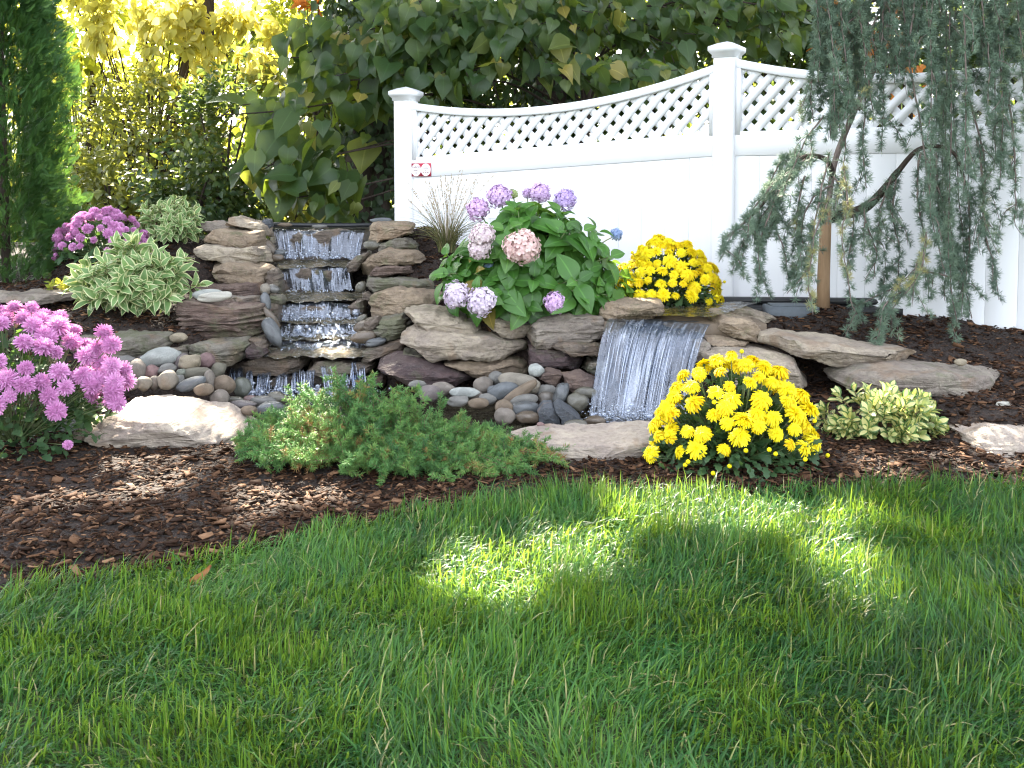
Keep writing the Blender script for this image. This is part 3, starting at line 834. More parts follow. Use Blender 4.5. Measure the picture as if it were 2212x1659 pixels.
CG = 'river cobbles in the pile left of the pond'
for a in [
    (650, 600, 290, 140, -8, 'pale', 4.62, 'largest pale blue-grey oval cobble on top of the left cobble pile'),
    (1090, 660, 155, 115, 0, 'tan', 4.55, 'round speckled tan cobble right of the largest pale oval cobble'),
    (985, 660, 120, 120, 0, 'mauve', 4.63, 'purple-brown cobble tucked behind the round speckled tan cobble'),
    (1345, 650, 120, 115, 20, 'maroon', 4.65, 'angular maroon cobble under the rounded grey-brown block'),
    (1520, 780, 100, 118, 20, 'olive', 4.62, 'dark olive cobble right of the angular maroon cobble'),
    (330, 570, 90, 80, 0, 'mauve', 4.72, 'pale mauve cobble at the left end of the largest oval cobble'),
    (310, 800, 110, 165, -10, 'taupe', 4.48, 'upright taupe cobble at the left of the pile'),
    (520, 805, 105, 100, 35, 'pink', 4.5, 'triangular pinkish-red cobble under the largest oval cobble'),
    (750, 780, 125, 85, -15, 'grey', 4.5, 'grey cobble between the pinkish cobble and the tan cobble'),
    (760, 940, 135, 148, 0, 'beige', 4.34, 'egg-shaped beige cobble standing in front of the grey cobble'),
    (400, 990, 105, 100, 0, 'beige', 4.34, 'small beige cobble against the back of the sunlit boulder'),
    (565, 985, 88, 100, 0, 'taupe', 4.38, 'small taupe cobble beside the small beige cobble'),
    (1150, 840, 255, 80, -8, 'olive', 4.5, 'long flat dark olive cobble below the round speckled tan cobble'),
    (955, 820, 65, 55, 0, 'green', 4.44, 'pale green end of a small cobble at the long olive cobble tip'),
    (1110, 1000, 218, 85, -18, 'slate', 4.34, 'tilted slate-blue long cobble at the front of the pile'),
    (1400, 970, 90, 180, -10, 'taupe', 4.46, 'upright grey-brown cobble right of the tilted slate cobble'),
    (1310, 1085, 140, 95, 0, 'brown', 4.3, 'rough brown cobble right of the tilted slate cobble base'),
    (1620, 1010, 148, 122, 0, 'brown', 4.45, 'orange-brown cobble at the cascade edge of the pile'),
    (1550, 1210, 135, 120, 0, 'taupe', 4.32, 'grey-brown cobble below the orange-brown cobble'),
    (140, 640, 135, 65, 0, 'grey', 4.62, 'flat grey cobble behind pink petals at the pile left end'),
    (120, 760, 90, 100, 0, 'grey', 4.55, 'grey cobble left of the upright taupe cobble'),
    (40, 570, 65, 52, 0, 'beige', 4.66, 'little beige cobble under the greenish slab'),
    (905, 960, 90, 105, 0, 'grey', 4.42, 'grey cobble half hidden behind the egg-shaped beige cobble'),
    (200, 1000, 120, 80, 0, 'taupe', 4.32, 'taupe cobble low at the left end of the pile'),
]:
    cobble('C', *a, group=CG)
cobble('C', 920, 292, 128, 75, -3, 'tan', 4.86, 'lone tan cobble with a dark hole on the mulch')
cobble('L', 265, 890, 150, 50, -3, 'pale', 5.12, 'flat grey-white cobble resting on the big layered block')
cobble('L', 345, 912, 178, 50, -3, 'white', 5.04, 'flat cream cobble in front of the grey-white one on the layered block')
WG = 'wet cobbles along the cascade'
for a in [
    ('L', 968, 1295, 150, 70, 62, 'slate_wet', 5.0, 'long leaning dark slate cobble beside the cascade'),
    ('L', 962, 1150, 130, 46, 55, 'brown_wet', 5.12, 'long brown cobble leaning above the dark slate one'),
    ('L', 895, 965, 95, 46, 78, 'slate_wet', 5.22, 'upright dark stone behind the big layered block'),
    ('L', 945, 390, 85, 48, 55, 'brown_wet', 6.05, 'leaning orange-brown cobble left of the top curtain'),
    ('L', 1012, 498, 80, 42, -8, 'brown_wet', 5.98, 'flat brown cobble at the foot of the top curtain'),
    ('L', 1050, 440, 60, 40, 0, 'slate_wet', 6.02, 'small dark cobble touching the top curtain foot'),
    ('L', 900, 830, 55, 50, 0, 'beige', 5.4, 'small beige cobble at the end of the long thin brown slab'),
    ('L', 985, 830, 60, 40, 30, 'grey_wet', 5.4, 'small grey cobble left of the second water curtain foot'),
    ('R', 260, 355, 90, 48, -4, 'olive_wet', 5.98, 'olive cobble at the right foot of the top curtain'),
    ('R', 140, 810, 62, 48, -40, 'olive_wet', 5.6, 'olive cobble at the right foot of the second curtain'),
    ('R', 150, 1150, 60, 32, -30, 'olive_wet', 5.3, 'thin olive cobble in the wet rocks right of the cascade'),
    ('R', 150, 1235, 90, 50, -25, 'brown_wet', 5.2, 'brown wet cobble among the right cascade rocks'),
    ('R', 170, 1350, 130, 60, -8, 'brown_wet', 5.12, 'wide brown wet stone above the flat yellowish stone'),
    ('R', 300, 1400, 110, 45, -8, 'slate_wet', 5.1, 'dark wet cobble under the mossy layered stone'),
    ('R', 360, 85, 115, 26, -2, 'slate', 6.25, 'flat blue-grey cobble behind the topmost right stone'),
    ('B', 232, 625, 105, 122, 0, 'green_wet', 4.72, 'greenish oval cobble at the left foot of the lowest fall'),
    ('B', 590, 905, 180, 85, -8, 'slate_wet', 4.3, 'broad slate-blue cobble left of the juniper'),
    ('B', 500, 810, 150, 72, 0, 'grey_wet', 4.42, 'grey wet cobble behind the broad slate-blue one'),
    ('B', 335, 775, 80, 42, 0, 'pink_wet', 4.48, 'small pink wet cobble near the greenish oval cobble'),
    ('B', 690, 765, 120, 72, 0, 'olive_wet', 4.46, 'dark wet cobble under the splash behind the juniper'),
    ('B', 240, 850, 170, 52, 3, 'mauve_wet', 4.36, 'flat purple slate cobble beside the sunlit boulder'),
    ('B', 320, 925, 100, 55, 0, 'brown', 4.22, 'brown cobble between sunlit boulder and slate-blue cobble'),
    ('B', 130, 790, 130, 45, 0, 'olive_wet', 4.42, 'thin dark cobble above the flat purple slate cobble'),
]:
    cobble(*a, group=WG)
DG = 'cobbles between the two falls'
for a in [
    (1215, 385, 215, 88, 4, 'beige', 4.55, 'largest beige-grey cobble on top of the pile under the pond wall'),
    (960, 350, 82, 72, 0, 'grey', 4.66, 'dark grey cobble left of the largest beige-grey cobble'),
    (810, 435, 102, 95, -20, 'taupe', 4.6, 'round grey cobble at the tip of the maroon slab'),
    (590, 515, 152, 58, 0, 'pale', 4.42, 'two-tone pale cobble poking out above the juniper'),
    (1060, 500, 168, 95, -10, 'slate', 4.5, 'broad slate cobble below the largest beige-grey cobble'),
    (925, 490, 62, 58, 0, 'slate', 4.52, 'small dark cobble left of the broad slate cobble'),
    (1235, 515, 225, 58, -33, 'brown', 4.42, 'long brown diagonal cobble in the middle pile'),
    (1385, 445, 85, 75, -30, 'beige', 4.46, 'round beige cobble at the top of the long brown diagonal one'),
    (1295, 605, 152, 66, -8, 'grey', 4.38, 'grey oval cobble under the long brown diagonal one'),
    (1540, 500, 112, 72, 0, 'grey', 4.48, 'grey cobble left of the upright slate cobble'),
    (1545, 585, 92, 78, 0, 'taupe_wet', 4.42, 'wet brownish cobble in front of the grey cobble'),
    (1710, 530, 78, 135, 12, 'slate_wet', 4.4, 'upright wet slate cobble under the brown shards'),
    (1900, 620, 112, 92, -10, 'olive_wet', 4.36, 'glossy olive egg-shaped cobble near the wide fall'),
    (1300, 705, 172, 85, 0, 'slate_wet', 4.32, 'dark grey flat cobble beside the black angular rock'),
    (1335, 805, 132, 68, 3, 'brown_wet', 4.24, 'wet brown oval cobble at the water edge'),
    (1060, 790, 110, 92, 0, 'taupe', 4.25, 'grey-brown cobble against the juniper'),
    (1050, 690, 95, 80, 0, 'brown', 4.3, 'brown cobble just above the juniper branch'),
    (350, 470, 125, 65, 0, 'taupe', 4.52, 'brown-grey cobble under the maroon slab'),
    (190, 525, 115, 85, 0, 'mauve', 4.4, 'mauve cobble behind the juniper top'),
    (520, 610, 115, 58, 0, 'grey', 4.34, 'low grey cobble below the two-tone pale cobble'),
    (50, 425, 95, 45, 0, 'grey', 4.52, 'grey cobble under the left part of the maroon slab'),
    (1880, 890, 125, 55, 0, 'olive_wet', 4.16, 'flat olive stone in shallow water before the wide fall'),
    (2110, 845, 115, 55, 0, 'brown_wet', 4.25, 'flat brown stone in the splash of the wide fall'),
    (1990, 520, 125, 65, 0, 'olive_wet', 4.46, 'dark olive cobble behind the glossy egg-shaped one'),
    (760, 640, 115, 62, 0, 'brown', 4.33, 'brown cobble peeking over the juniper middle'),
    (700, 540, 90, 50, 0, 'taupe', 4.45, 'taupe cobble right of the two-tone pale cobble'),
    (860, 590, 90, 55, 0, 'grey', 4.4, 'grey cobble below the small dark cobble'),
    (1424, 258, 82, 66, 0, 'pale', 4.6, 'small pale round cobble held under the purple-brown block'),
    (1475, 885, 40, 26, 0, 'pink', 4.12, 'tiny pink pebble at the pond edge'),
]:
    cobble('D', *a, group=DG)
stone('D', [(1430, 720), (1500, 630), (1600, 620), (1690, 740), (1700, 860), (1560, 880), (1450, 840)], 4.22, .2, 'blue', 'black angular wet rock left of the blue-faced one', 'rock', 'rock', cuts=9, rough=.5, step=.2)
stone('D', [(1615, 650), (1680, 605), (1845, 700), (1930, 790), (1960, 840), (1830, 880), (1720, 870), (1690, 760)], 4.2, .2, 'blue', 'black wet rock with a flat bluish face near the wide fall', 'rock', 'rock', cuts=9, rough=.5, step=.2)
cobble('K', 600, 1310, 110, 42, 0, 'pale', 3.98, 'bluish-white cobble under the front pink chrysanthemum')
cobble('K', 640, 1350, 90, 38, 0, 'pale', 3.92, 'pale cobble in front of the bluish-white cobble')
cobble('Q', 1395, 975, 36, 20, 0, 'tan', 4.42, 'small round tan pebble lying on the long grey slab')
cobble('Q', 1665, 1236, 42, 17, 3, 'white', 4.02, 'small flat white pebble on the right mulch')
for a in [(810, 140, 50, 15, 0, 'brown', 6.4), (1070, 150, 55, 12, 0, 'grey', 6.42)]:
    cobble('A', *a, ['low brown cobble behind the top fall lip', 'low grey cobble at the middle of the top fall lip'][a[0] > 900])

# ------------------------------------------------------------------ water
def water_mat(name, dens, white, tint=(0.55, 0.62, 0.75), along=1.2, across=46.0, ragged=False):
    m, nt, out = new_mat(name)
    u, v = attr(nt, 'rnd'), attr(nt, 'u')
    co = nd(nt, 'CombineXYZ', X=mth(nt, 'MULTIPLY', u, across), Y=mth(nt, 'MULTIPLY', v, along)).outputs[0]
    n1 = nd(nt, 'TexNoise', Vector=co, Scale=1.0, Detail=4.0, Roughness=0.6, Distortion=0.55).outputs[0]
    co2 = nd(nt, 'CombineXYZ', X=mth(nt, 'MULTIPLY', u, across * 0.22), Y=mth(nt, 'MULTIPLY', v, along * 0.8)).outputs[0]
    n2 = nd(nt, 'TexNoise', Vector=co2, Scale=1.0, Detail=2.0).outputs[0]
    n = mth(nt, 'ADD', mth(nt, 'MULTIPLY', n1, .65), mth(nt, 'MULTIPLY', n2, .35))
    st = ramp(nt, n, [(0.515, (0, 0, 0)), (0.62, (1, 1, 1))])
    if ragged:      # the stream thins out to its two sides
        st = mth(nt, 'MULTIPLY', st, ramp(nt, u, [(0, (.1, .1, .1)), (.10, (1, 1, 1)), (.9, (1, 1, 1)), (1, (.1, .1, .1))]))
    gl = nd(nt, 'BsdfGlossy', Color=(0.9, 0.93, 1.0, 1), Roughness=0.12)
    df = nd(nt, 'BsdfDiffuse', Color=(tint[0], tint[1], tint[2], 1))
    tl = nd(nt, 'BsdfTranslucent', Color=(tint[0], tint[1], tint[2], 1))
    tr = nd(nt, 'BsdfTransparent', Color=(0.84, 0.88, 0.94, 1))  # bluish tint stands in for sky reflected by the falling water
    b = nd(nt, 'Bump', Height=n, Strength=0.8, Distance=0.02)
    for q in (gl, df):
        nt.links.new(b.outputs[0], q.inputs['Normal'])
    a1 = nd(nt, 'MixShader', Fac=0.4); nt.links.new(df.outputs[0], a1.inputs[1]); nt.links.new(tl.outputs[0], a1.inputs[2])
    a2 = nd(nt, 'MixShader', Fac=0.35); nt.links.new(a1.outputs[0], a2.inputs[1]); nt.links.new(gl.outputs[0], a2.inputs[2])
    a3 = nd(nt, 'MixShader', Fac=0.07); nt.links.new(tr.outputs[0], a3.inputs[1]); nt.links.new(gl.outputs[0], a3.inputs[2])
    f = mth(nt, 'ADD', mth(nt, 'MULTIPLY', st, white), dens, True)
    mx = nd(nt, 'MixShader', Fac=f)
    nt.links.new(a3.outputs[0], mx.inputs[1]); nt.links.new(a2.outputs[0], mx.inputs[2])
    nt.links.new(mx.outputs[0], out.inputs[0])
    return m


M['curtain'] = water_mat('falling_water', 0.03, 0.42, (0.50, 0.54, 0.60), 1.3, 24.0, True)
M['sheet'] = water_mat('thin_falling_water', 0.02, 0.22, (0.42, 0.46, 0.54), 1.3, 16.0, True)
M['foam'] = water_mat('splash_foam', 0.32, 0.4, (0.62, 0.66, 0.74))


def pond_mat():
    m, nt, out = new_mat('pond_water')
    tc = nd(nt, 'TexCoord').outputs['Object']
    n = nd(nt, 'TexNoise', Vector=tc, Scale=16.0, Detail=4.0, Distortion=0.6).outputs[0]
    n2 = nd(nt, 'TexNoise', Vector=tc, Scale=60.0, Detail=2.0).outputs[0]
    b = nd(nt, 'Bump', Height=mth(nt, 'ADD', n, mth(nt, 'MULTIPLY', n2, .25)), Strength=0.5, Distance=0.03)
    fr = nd(nt, 'Fresnel', IOR=1.33); nt.links.new(b.outputs[0], fr.inputs['Normal'])
    gl = nd(nt, 'BsdfGlossy', Roughness=0.04); nt.links.new(b.outputs[0], gl.inputs['Normal'])
    tr = nd(nt, 'BsdfTransparent', Color=(0.62, 0.58, 0.46, 1))
    df = nd(nt, 'BsdfDiffuse', Color=(0.13, 0.115, 0.075, 1))
    a = nd(nt, 'MixShader', Fac=0.25); nt.links.new(tr.outputs[0], a.inputs[1]); nt.links.new(df.outputs[0], a.inputs[2])
    mx = nd(nt, 'MixShader', Fac=mth(nt, 'ADD', fr.outputs[0], .05, True)); nt.links.new(a.outputs[0], mx.inputs[1]); nt.links.new(gl.outputs[0], mx.inputs[2])
    nt.links.new(mx.outputs[0], out.inputs[0])
    return m


M['pond'] = pond_mat()


def shelf_mat():
    m, nt, out = new_mat('running_water')
    tc = nd(nt, 'TexCoord').outputs['Object']
    n = nd(nt, 'TexNoise', Vector=tc, Scale=34.0, Detail=5.0, Roughness=0.65, Distortion=1.0).outputs[0]
    b = nd(nt, 'Bump', Height=n, Strength=0.9, Distance=0.02)
    gl = nd(nt, 'BsdfGlossy', Roughness=0.08); nt.links.new(b.outputs[0], gl.inputs['Normal'])
    bed = nd(nt, 'TexNoise', Vector=tc, Scale=9.0, Detail=4.0).outputs[0]
    df = nd(nt, 'BsdfDiffuse', Color=ramp(nt, bed, [(.35, (0.045, 0.042, 0.025)), (.55, (0.12, 0.10, 0.062)), (.7, (0.19, 0.15, 0.10))]))
    fo = nd(nt, 'BsdfDiffuse', Color=(0.55, 0.58, 0.62, 1)); nt.links.new(b.outputs[0], fo.inputs['Normal'])
    a = nd(nt, 'MixShader', Fac=mth(nt, 'MULTIPLY', ramp(nt, n, [(.56, (0, 0, 0)), (.68, (1, 1, 1))]), .7)); nt.links.new(df.outputs[0], a.inputs[1]); nt.links.new(fo.outputs[0], a.inputs[2])
    fr = nd(nt, 'Fresnel', IOR=1.33); nt.links.new(b.outputs[0], fr.inputs['Normal'])
    mx = nd(nt, 'MixShader', Fac=mth(nt, 'ADD', fr.outputs[0], .04, True)); nt.links.new(a.outputs[0], mx.inputs[1]); nt.links.new(gl.outputs[0], mx.inputs[2])
    nt.links.new(mx.outputs[0], out.inputs[0])
    return m


M['shelf'] = shelf_mat()


def water_sheet(name, quad, n=(40, 40), amp=.006, seed=1):
    """flat water between four world corners (front-left, front-right, back-right, back-left)"""
    q = [np.asarray(c, float) for c in quad]
    s = np.linspace(0, 1, n[0])[None, :, None]; t = np.linspace(0, 1, n[1])[:, None, None]
    P = (q[0] * (1 - s) + q[1] * s) * (1 - t) + (q[3] * (1 - s) + q[2] * s) * t
    P[..., 2] += amp * fbm((P * 14).reshape(-1, 3), seed, 3).reshape(P.shape[:2])
    g = Geo(); g.grid(P)
    return tag(g.build(name, M['pond'], smooth=True), kind='structure')


water_sheet('pond_water', [at(470, 880, 4.02) * [1, 1, 0] + [0, 0, .015], at(1520, 880, 4.02) * [1, 1, 0] + [0, 0, .015], at(1440, 880, 4.75) * [1, 1, 0] + [0, 0, .015], at(480, 880, 5.0) * [1, 1, 0] + [0, 0, .015]], (70, 50))
Z2 = .425
water_sheet('upper_pool_water', [at(1326, 690, 4.72) * [1, 1, 0] + [0, 0, Z2], at(1545, 690, 4.72) * [1, 1, 0] + [0, 0, Z2], at(1640, 690, 5.32) * [1, 1, 0] + [0, 0, Z2], at(1400, 690, 5.32) * [1, 1, 0] + [0, 0, Z2]], (50, 40), .004, 4)
water_sheet('top_pool_water', [at(575, 493, 6.3) * [1, 1, 0] + [0, 0, .772], at(800, 493, 6.3) * [1, 1, 0] + [0, 0, .772], at(800, 493, 6.62) * [1, 1, 0] + [0, 0, .772], at(575, 493, 6.62) * [1, 1, 0] + [0, 0, .772]], (40, 20), .003, 6)
# bed stones under the upper pool
g = Geo()
g.box((.45, 4.74, .30), (1.22, 5.33, .385))
tag(g.build('pool_bed', COBBLE['brown']), kind='structure')


def fall_geo(g, l0, r0, l1, r1, nu=90, nv=40, pw=1.8, amp=.006, seed=1, thick=.006, lip=.03):
    """water falling from edge l0-r0 to l1-r1: runs out level, then drops; two skins a few mm apart"""
    l0, r0, l1, r1 = map(np.asarray, (l0, r0, l1, r1))
    s = np.linspace(0, 1, nu)[None, :]; v = np.linspace(0, 1, nv)[:, None]
    wob = 0.06 * vnoise(np.stack([(s * 23).ravel(), s.ravel() * 0, s.ravel() * 0 + seed], 1), seed)[None, :]
    hz = v ** pw
    P = np.zeros((nv, nu, 3))
    for k in (0, 1):
        P[..., k] = (l0[k] * (1 - s) + r0[k] * s) * (1 - v) + (l1[k] * (1 - s) + r1[k] * s) * v
    top = l0[2] * (1 - s) + r0[2] * s; bot = l1[2] * (1 - s) + r1[2] * s
    P[..., 2] = top + (bot - top) * hz
    lipn = vnoise(np.stack([s[0] * 5.5, s[0] * 0, s[0] * 0 + seed * 3.1], 1), seed + 7) + .5 * vnoise(np.stack([s[0] * 15, s[0] * 0, s[0] * 0 + seed], 1), seed + 8)
    P[..., 1] += (lipn * lip)[None, :]
    P[..., 2] += (lipn * lip * .22)[None, :] * (1 - v) + (np.roll(lipn, 20) * lip * .5)[None, :] * v
    S2, V2 = np.broadcast_to(s, (nv, nu)).ravel(), np.broadcast_to(v, (nv, nu)).ravel()
    rip = vnoise(np.stack([S2 * 34, V2 * 2.2, S2 * 0], 1), seed + 1) + .5 * vnoise(np.stack([S2 * 90, V2 * 4, S2 * 0], 1), seed + 2)
    P[..., 1] -= (amp * rip).reshape(nv, nu) * np.minimum(1, v * 3 + .2) + wob * 0.02
    for dy in (0, thick):
        Q = P.copy(); Q[..., 1] += dy
        g.grid(Q, 0, S2, V2 * np.linalg.norm(l0 - l1) * 3)
    return P


def strands(g, P, n, rad, seed, mat=0):
    r = np.random.default_rng(seed)
    nv, nu = P.shape[:2]
    for _ in range(n):
        j = r.integers(0, nu); a = r.integers(0, nv // 2); b = min(nv, a + r.integers(nv // 3, nv))
        p = P[a:b, j].copy(); p[:, 1] -= .006; p[:, 0] += np.linspace(0, r.normal(0, .006), len(p))
        k = len(p)
        if k < 4: continue
        g.tube(p, rad * r.uniform(.4, 1.2) * (np.sin(np.linspace(.25, 2.9, k))), 5, mat, r.random(), False)


ICO = bpy.data.meshes.new('seed_sphere')
import bmesh
bm = bmesh.new(); bmesh.ops.create_icosphere(bm, subdivisions=1, radius=1.0)
ico_v = np.array([v.co[:] for v in bm.verts]); ico_f = np.array([[v.index for v in f.verts] for f in bm.faces])
bm.free(); bpy.data.meshes.remove(ICO)
DROP = (ico_v, [ico_f], [0], np.zeros(len(ico_v)))


def splash(g, p0, p1, n, spread, size, seed, rise=.03):
    r = np.random.default_rng(seed)
    t = r.random(n)
    pos = np.asarray(p0)[None] * (1 - t[:, None]) + np.asarray(p1)[None] * t[:, None]
    pos = pos + np.stack([r.normal(0, spread, n), -np.abs(r.normal(0, spread, n)), np.abs(r.normal(0, rise, n))], 1)
    sc = np.stack([r.uniform(.5, 1.6, n), r.uniform(.5, 1.4, n), r.uniform(.4, 1.3, n)], 1) * (size * r.lognormal(0, .5, n))[:, None]
    g.scatter(DROP, pos, np.array([0, 0, 1.0]) + r.normal(0, .4, (n, 3)), np.array([0, 1.0, 0]), sc)


# wide fall on the right
wf = empty('waterfall', at(1400, 900, 4.45), 'wide blue-white water curtain arching off the stone lip on the right', 'waterfall')
g = Geo()
P = fall_geo(g, at(1318, 688, 4.74), at(1536, 700, 4.74), at(1272, 908, 4.40), at(1478, 908, 4.40), 130, 48, 1.9, .007, 3, .008, .012)
cw = g.build('water_curtain', M['curtain'], wf, smooth=True)
g = Geo(); strands(g, P, 42, .0026, 5)
g.build('water_strands', M['foam'], wf, smooth=True)
g = Geo(); splash(g, at(1275, 905, 4.38), at(1480, 908, 4.38), 650, .045, .0034, 9, .034)
tag(g.build('splash', M['foam'], wf, smooth=True), kind='stuff')
stone('X', [(1310, 706), (1420, 698), (1545, 704), (1560, 790), (1540, 900), (1300, 910), (1296, 800)], 4.7, .22, 'blue', 'dark wet wall stone behind the wide water curtain', 'rock', 'rock', e=.3)

# stepped cascade on the left
cs = empty('waterfall', at(690, 860, 4.9), 'stepped cascade tumbling down between the two stone stacks', 'waterfall')
steps = [  # px left, px right, top py, d, bottom py, d
    ((588, 790), 497, 6.22, (600, 776), 558, 6.12, 40, .0036),
    ((605, 752), 579, 5.93, (612, 758), 629, 5.87, 18, .003),
    ((610, 776), 654, 5.58, (606, 778), 690, 5.50, 34, .003),
    ((610, 778), 700, 5.39, (604, 790), 726, 5.32, 34, .003),
    ((570, 800), 736, 5.26, (560, 800), 752, 5.18, 20, .003),
]
for q, (xa, ya, da, xb, yb, db, ns, sr) in enumerate(steps):
    g = Geo()
    P = fall_geo(g, at(xa[0], ya, da), at(xa[1], ya, da), at(xb[0], yb, db), at(xb[1], yb, db), 90, 26, 1.5, .006, 20 + q, .005)
    g.build('water_curtain', M['sheet'], cs, smooth=True)
    g = Geo(); strands(g, P, ns // 3 + 3, sr, 30 + q)
    splash(g, at(xb[0], yb, db - .02), at(xb[1], yb, db - .02), 210 if q in (0, 2, 3) else 60, .035, .0042, 50 + q, .03 if q != 1 else .008)
    tag(g.build('splash', M['foam'], cs, smooth=True), kind='stuff')
# shelves of running water between the curtains
for q, (xl, xr, yf, df_, yb, db) in enumerate([(600, 778, 578, 5.93, 560, 6.2), (606, 790, 652, 5.58, 630, 5.9), (604, 792, 700, 5.39, 688, 5.52), (590, 806, 735, 5.26, 722, 5.36), (560, 812, 772, 4.98, 750, 5.24)]):
    s = np.linspace(0, 1, 50)[None, :, None]; t = np.linspace(0, 1, 14)[:, None, None]
    P = (at(xl, yf, df_) * (1 - s) + at(xr, yf, df_) * s) * (1 - t) + (at(xl, yb, db) * (1 - s) + at(xr, yb, db) * s) * t
    P[..., 1] += (.028 * vnoise(np.stack([P[0, :, 0] * 16 + q, P[0, :, 0] * 0, P[0, :, 0] * 0], 1), 44 + q))[None, :] * np.linspace(1, 0, 14)[:, None]
    P[..., 2] -= .012 * np.abs(vnoise(np.stack([P[0, :, 0] * 11 + q, P[0, :, 0] * 0, P[0, :, 0] * 0], 1), 54 + q))[None, :] * np.linspace(1, 0, 14)[:, None] ** 2
    P[..., 2] += .011 * fbm((P * 20).reshape(-1, 3), q, 3).reshape(P.shape[:2]) + .004
    g = Geo(); g.grid(P)
    g.build('water_shelf', M['shelf'], cs, smooth=True)
# separate tongues of the lowest fall
tongues = [((500, 524), 796, (494, 524), 848), ((534, 546), 800, (530, 546), 850), ((556, 584), 804, (548, 584), 850), ((600, 622), 808, (594, 620), 850), ((630, 642), 806, (628, 642), 850), ((648, 682), 798, (650, 678), 850), ((692, 714), 790, (702, 722), 852), ((757, 768), 783, (760, 772), 846), ((774, 786), 792, (774, 790), 846), ((742, 752), 800, (740, 752), 840)]
g = Geo(); gs = Geo()
for q, (xa, ya, xb, yb) in enumerate(tongues):
    P = fall_geo(g, at(xa[0], ya, 4.97), at(xa[1], ya, 4.97), at(xb[0], yb, 4.88), at(xb[1], yb, 4.88), 26, 24, 1.4, .005, 60 + q, .005)
    strands(gs, P, 9, .0034, 70 + q)
splash(gs, at(490, 852, 4.86), at(810, 850, 4.86), 520, .035, .0042, 91, .022)
g.build('water_curtain', M['sheet'], cs, smooth=True)
tag(gs.build('splash', M['foam'], cs, smooth=True), kind='stuff')

# black liner edging and grey block
g = Geo()
pl = np.array([at(px, py, dd) for px, py, dd in [(1425, 657, 5.4), (1560, 657, 5.42), (1720, 658, 5.42), (1880, 660, 5.42), (1980, 666, 5.42), (2010, 672, 5.4)]])
for dz, th in ((.022, .02), (-.03, .034)):
    g.tube(pl + np.array([0, .0, dz]), th, 8)
g.box(at(1428, 682, 5.33) , at(1990, 660, 5.47) + [0, .05, 0])
tag(g.build('pond_edging', M['black_liner'], smooth=False), 'black plastic liner edge behind the upper pool at the fence foot', 'pond edging')
g = Geo()
g.box(at(1418, 684, 5.2), at(1446, 656, 5.2) + [0, .12, 0])
g.tube([at(1434, 660, 5.18), at(1424, 668, 5.17), at(1416, 680, 5.15)], .006, 6)
tag(g.build('spillway_box', M['black_liner']), 'small black outlet box beside the square brown block', 'pond fitting')
g = Geo()
g.tube(np.array([at(px, py, 6.66) for px, py in [(560, 484), (640, 486), (720, 487), (810, 486)]]), .016, 8)
g.box(at(560, 500, 6.65), at(810, 487, 6.65) + [0, .08, 0])
tag(g.build('pond_edging', M['black_liner']), 'black liner edge behind the top fall lip', 'pond edging')
g = Geo()
a = at(1664, 676, 5.1); b = at(1770, 664, 5.1)
g.box(a - [0, 0, .05], b + [0, .16, 0]); g.box(a + [.02, .02, .0] + [0, 0, b[2] - a[2]], [b[0] - .02, b[1] + .14, b[2] + .008])
tag(g.build('stone_block', M['grey_block']), 'blue-grey rectangular block half sunk in mulch beside the cedar stake', 'block')

# ------------------------------------------------------------------ fence
fe = empty('privacy_fence', (1.265, 5.9, .3), 'tall white vinyl privacy fence with a curved lattice top', 'fence')
PW = .127
p1 = at(878, 400, 6.9)[:2]; p2 = at(1567, 400, 5.9)[:2]
u1 = unit(p2 - p1)
a2 = math.radians(33.0); u2 = np.array([math.cos(a2), -math.sin(a2)])
p3 = p2 + u2 * 2.23


def frame_map(o, u):
    n = np.array([u[1], -u[0]])      # points to the viewer
    if n[1] > 0: n = -n
    def Mp(v):
        v = np.asarray(v, float)
        return np.concatenate([(o[None] + v[:, :1] * u[None] + v[:, 1:2] * n[None]), v[:, 2:3]], 1)
    return Mp


def post(o, u, z0, z1):
    Mp = frame_map(o, u)
    h = PW / 2
    g = Geo()
    c = .008
    oct_ = np.array([(-h + c, -h), (h - c, -h), (h, -h + c), (h, h - c), (h - c, h), (-h + c, h), (-h, h - c), (-h, -h + c)])
    P = np.stack([np.concatenate([oct_, np.full((8, 1), z)], 1) for z in (z0, z1)], 0)
    g.grid(Mp(P.reshape(-1, 3)).reshape(2, 8, 3), close=True)
    po = g.build('post', M['white_vinyl'], fe)
    g = Geo()
    prof = [(.064, z1 - .012), (.069, z1 - .010), (.069, z1 + .006), (.080, z1 + .018), (.088, z1 + .030), (.088, z1 + .052), (.083, z1 + .056), (.045, z1 + .074), (.0, z1 + .088)]
    sq = np.array([(-1, -1), (1, -1), (1, 1), (-1, 1)], float)
    P = np.stack([np.concatenate([sq * w, np.full((4, 1), z)], 1) for w, z in prof], 0)
    g.grid(Mp(P.reshape(-1, 3)).reshape(len(prof), 4, 3), close=True)
    cp = g.build('cap', M['white_vinyl'], fe)
    w = po['_o']
    cp.parent = po
    cp.location = (0, 0, 0)
    return po


post(p1, u1, .1, at(878, 215, 6.9)[2])
post(p2, unit(u1 + u2), .1, at(1567, 122, 5.9)[2])
post(p3, u2, .1, at(1567, 122, 5.9)[2])


